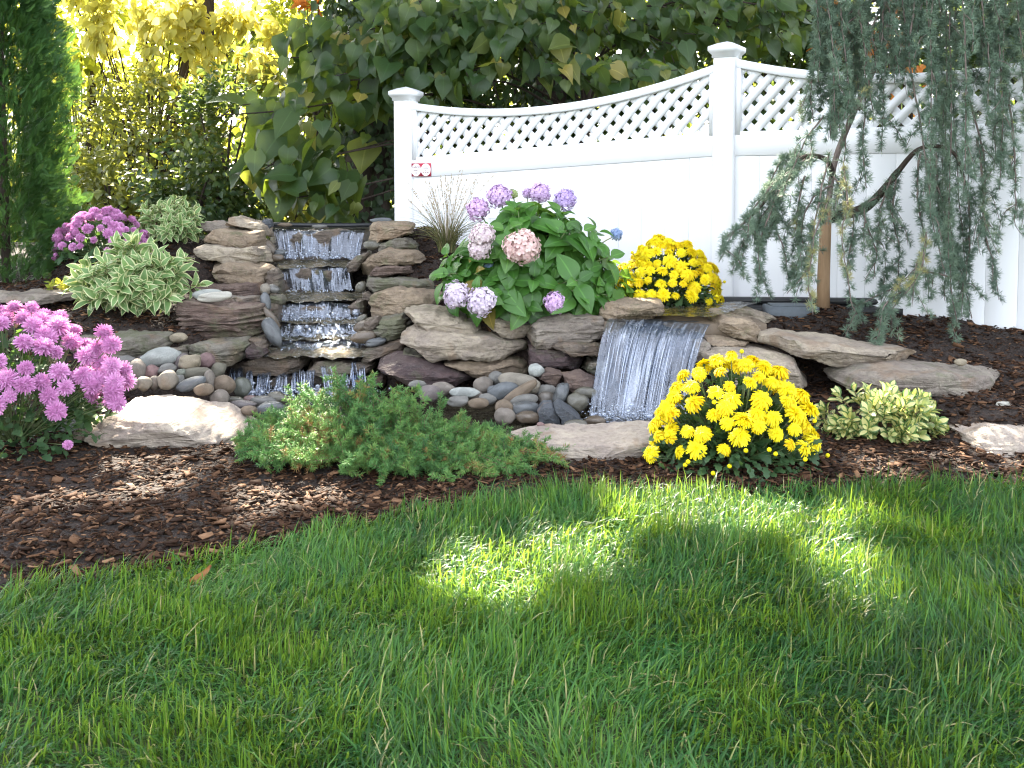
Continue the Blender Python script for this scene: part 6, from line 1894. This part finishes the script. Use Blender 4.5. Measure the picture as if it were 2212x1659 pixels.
for k, (fo, cu) in enumerate([(.03, .15), (.14, .45), (.28, .8), (.20, .25)]):
    tv = leaf_tpl(7, lambda t: (.42, .94, 1.0, .90, .70, .44, .20, .01)[int(round(t * 7))], fold=fo, curl=cu, wid=.40 + .04 * k, wave=.012 * k)
    i = np.arange(len(P)) % 4 == k
    g.scatter(_h(tv), P[i], T[i], Nn[i], S[i], R_[i])
g.build('crown', M['catalpa'], ca, smooth=True)


def leaf_cloud(root, blobs, mat, size, seed, tpl=None, drop=.3, name='crown', hang=0.0):
    """blobs: (centre xyz, radii xyz, count)"""
    r = np.random.default_rng(seed)
    g = Geo(); gb = Geo()
    o = np.array(root['_o'])
    for c, rad, cnt in blobs:
        c = np.asarray(c, float); rad = np.asarray(rad, float)
        ns = max(5, cnt // 55)
        sub = c + rand_dirs(ns, r) * rad * (r.random(ns) ** .4)[:, None]      # leaf clumps inside the crown
        k = r.integers(0, ns, cnt)
        pos = sub[k] + rand_dirs(cnt, r) * (r.random(cnt) ** .5 * rad.min() * .42)[:, None]
        out = unit(pos - c)
        g.scatter(tpl or OVAL, pos, out * .6 + np.array([0, 0, -hang - .1]) + r.normal(0, .5, (cnt, 3)), out * .4 + np.array([0, -.2, .8]) + r.normal(0, .5, (cnt, 3)), size * r.uniform(.6, 1.25, cnt), np.clip(np.repeat(r.normal(.5, .15, ns), 1)[k] + r.normal(0, .2, cnt), 0, 1))
        for s in sub[: 14]:
            gb.tube(smooth_path([o + (c - o) * [.4, .4, .2], (o + s) / 2 * [1, 1, 1] + [0, 0, .1], s], 10), np.linspace(.02, .004, 10), 5, 0, .5, False)
    gb.build('branches', M['bark_dark'], root, smooth=True)
    return g.build(name, M[mat], root, smooth=True)


M['sunlit_bush_leaf'] = leaf_mat('sunlit_shrub_leaf', [(0, (0.05, 0.075, 0.025)), (.6, (0.11, 0.14, 0.035)), (1, (0.24, 0.24, 0.06))], (0.6, 0.6, 0.06), .42, .35, .6)  # bush leaf made lighter: sunlight from behind is put into the colour


def trunk_to(root, top, r0):
    o = np.array(root['_o']); top = np.asarray(top, float)
    g = Geo(); g.tube(smooth_path([o, o * .6 + top * .4 + [.06, 0, 0], top], 14), np.linspace(r0, r0 * .4, 14), 8)
    g.build('trunk', M['bark_dark'], root, smooth=True)


def A(px, py, d): return at(px, py, d)
# yellow trees, upper left
yt = empty('yellow_tree', A(330, 470, 11.2), 'tree with hanging yellow autumn leaves at the upper left, nearest of the yellow ones', 'tree')
trunk_to(yt, A(440, -120, 11.2), .07)
leaf_cloud(yt, [(A(300, 60, 10.8), (.85, .5, .42), 430), (A(440, 50, 10.6), (.5, .5, .5), 300), (A(560, 60, 10.8), (.42, .5, .6), 330), (A(380, 140, 10.5), (.38, .3, .2), 110), (A(570, 160, 10.7), (.25, .3, .3), 110), (A(190, 30, 11), (.5, .5, .4), 240), (A(420, 200, 10.6), (.12, .2, .18), 24)], 'yellow_leaf', .14, 151, None, .3, 'crown', .8)
yt = empty('yellow_tree', A(180, 470, 13.5), 'bright yellow-green tree behind the hanging yellow leaves', 'tree')
trunk_to(yt, A(200, -100, 13.5), .09)
leaf_cloud(yt, [(A(180, 130, 13), (1.1, .8, .8), 900), (A(420, 120, 13.4), (1.1, .8, .8), 900), (A(600, 60, 13.2), (.7, .8, .8), 600), (A(60, 60, 13), (.7, .7, .7), 500)], 'lime_leaf', .13, 152, None, .3, 'crown', .4)
# leafy shrubs at the left, between the conifer and the large-leaved tree
for q, (cx, cy, d, rx, rz, cnt, mat, lab) in enumerate([
        (480, 330, 9.3, .62, .95, 2200, 'bush_leaf', 'dark small-leaved shrub just left of the heart-leaved tree'), (330, 330, 9.9, .75, .85, 2200, 'sunlit_bush_leaf', 'green shrub with glossy leaves above the upper white-edged shrub'),
        (190, 300, 10.4, .8, 1.0, 2200, 'sunlit_bush_leaf', 'dark leafy shrub behind the feathery conifer'), (420, 440, 8.9, .55, .5, 1700, 'bush_leaf', 'low dark shrub behind the topmost left stones'),
        (240, 440, 9.4, .65, .5, 1700, 'sunlit_bush_leaf', 'sunlit olive shrub behind the smaller pink flowers')]):
    bu = empty('leafy_shrub', A(cx, 500, d), lab, 'shrub')
    trunk_to(bu, A(cx, cy, d), .03)
    leaf_cloud(bu, [(A(cx, cy, d), (rx, .5, rz), cnt)], mat, .075, 160 + q, None)
# thicket in the shade behind the fence; first shrub coloured as bright sunlit glimpses
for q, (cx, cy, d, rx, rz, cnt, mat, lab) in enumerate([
        (640, 300, 10.2, .9, 1.0, 1500, 'sunlit_bush_leaf', 'thicket shrub with sunlit-coloured leaves behind the heart-leaved tree on its left'), (900, 200, 10.6, 1.0, 1.3, 2800, 'bush_leaf', 'shady thicket shrub right of the ivy-clad trunk'),
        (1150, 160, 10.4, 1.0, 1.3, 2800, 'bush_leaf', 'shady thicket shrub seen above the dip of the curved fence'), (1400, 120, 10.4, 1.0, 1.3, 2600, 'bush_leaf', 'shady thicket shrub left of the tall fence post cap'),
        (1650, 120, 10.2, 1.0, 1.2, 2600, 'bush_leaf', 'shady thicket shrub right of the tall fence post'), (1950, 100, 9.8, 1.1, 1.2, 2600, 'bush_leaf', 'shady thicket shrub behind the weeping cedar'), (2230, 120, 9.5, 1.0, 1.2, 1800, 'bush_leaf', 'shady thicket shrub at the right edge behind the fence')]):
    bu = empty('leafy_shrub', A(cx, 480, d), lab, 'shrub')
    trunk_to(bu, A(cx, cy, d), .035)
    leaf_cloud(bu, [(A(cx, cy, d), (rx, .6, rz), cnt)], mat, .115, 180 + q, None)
ot = empty('orange_tree', A(1900, 420, 9.0), 'sapling with orange autumn leaves showing through the cedar and lattice', 'tree')
trunk_to(ot, A(1905, 40, 9.0), .025)
leaf_cloud(ot, [(A(1900, 70, 9.0), (.22, .2, .3), 60), (A(1940, 200, 8.8), (.22, .2, .22), 40), (A(1800, 60, 9), (.2, .2, .2), 26)], 'orange_leaf', .10, 191)
ot = empty('orange_tree', A(690, 450, 10.0), 'small red-orange leaved branch at the top left of the ivy-clad trunk', 'tree')
trunk_to(ot, A(690, 20, 10.0), .02)
leaf_cloud(ot, [(A(690, 12, 9.8), (.16, .1, .12), 26)], 'orange_leaf', .13, 192)
# the wood beyond
r = np.random.default_rng(201)
g = Geo()
for (x0, x1, y0, y1, z0, z1, cnt, m) in [(-14, -2.5, 15, 21, 0, 7, 9000, 0), (-12, -2, 13.5, 15, 0, 1.9, 4500, 1), (-3.5, 10, 13, 19, 0, 7, 11000, 2), (-16, 14, 22, 30, 0, 8, 15000, 0)]:
    pos = np.stack([r.uniform(x0, x1, cnt), r.uniform(y0, y1, cnt), r.uniform(z0, z1, cnt)], 1)
    dn = vnoise(pos * .75, 77) + .45 * vnoise(pos * 1.9, 78)
    pos = pos[dn > -.22]
    k = len(pos)
    g.scatter(OVAL, pos, rand_dirs(k, r) + np.array([0, 0, -.3]), np.array([0, -.3, .8]) + r.normal(0, .5, (k, 3)), r.uniform(.14, .32, k), np.clip(.5 + .5 * vnoise(pos * .5, 79) + r.normal(0, .2, k), 0, 1), m)
tag(g.build('far_wood', [M['lime_leaf'], M['bush_leaf'], M['bush_leaf']]), kind='stuff')

for o in list(scene.objects):
    if '_o' in o:
        del o['_o']
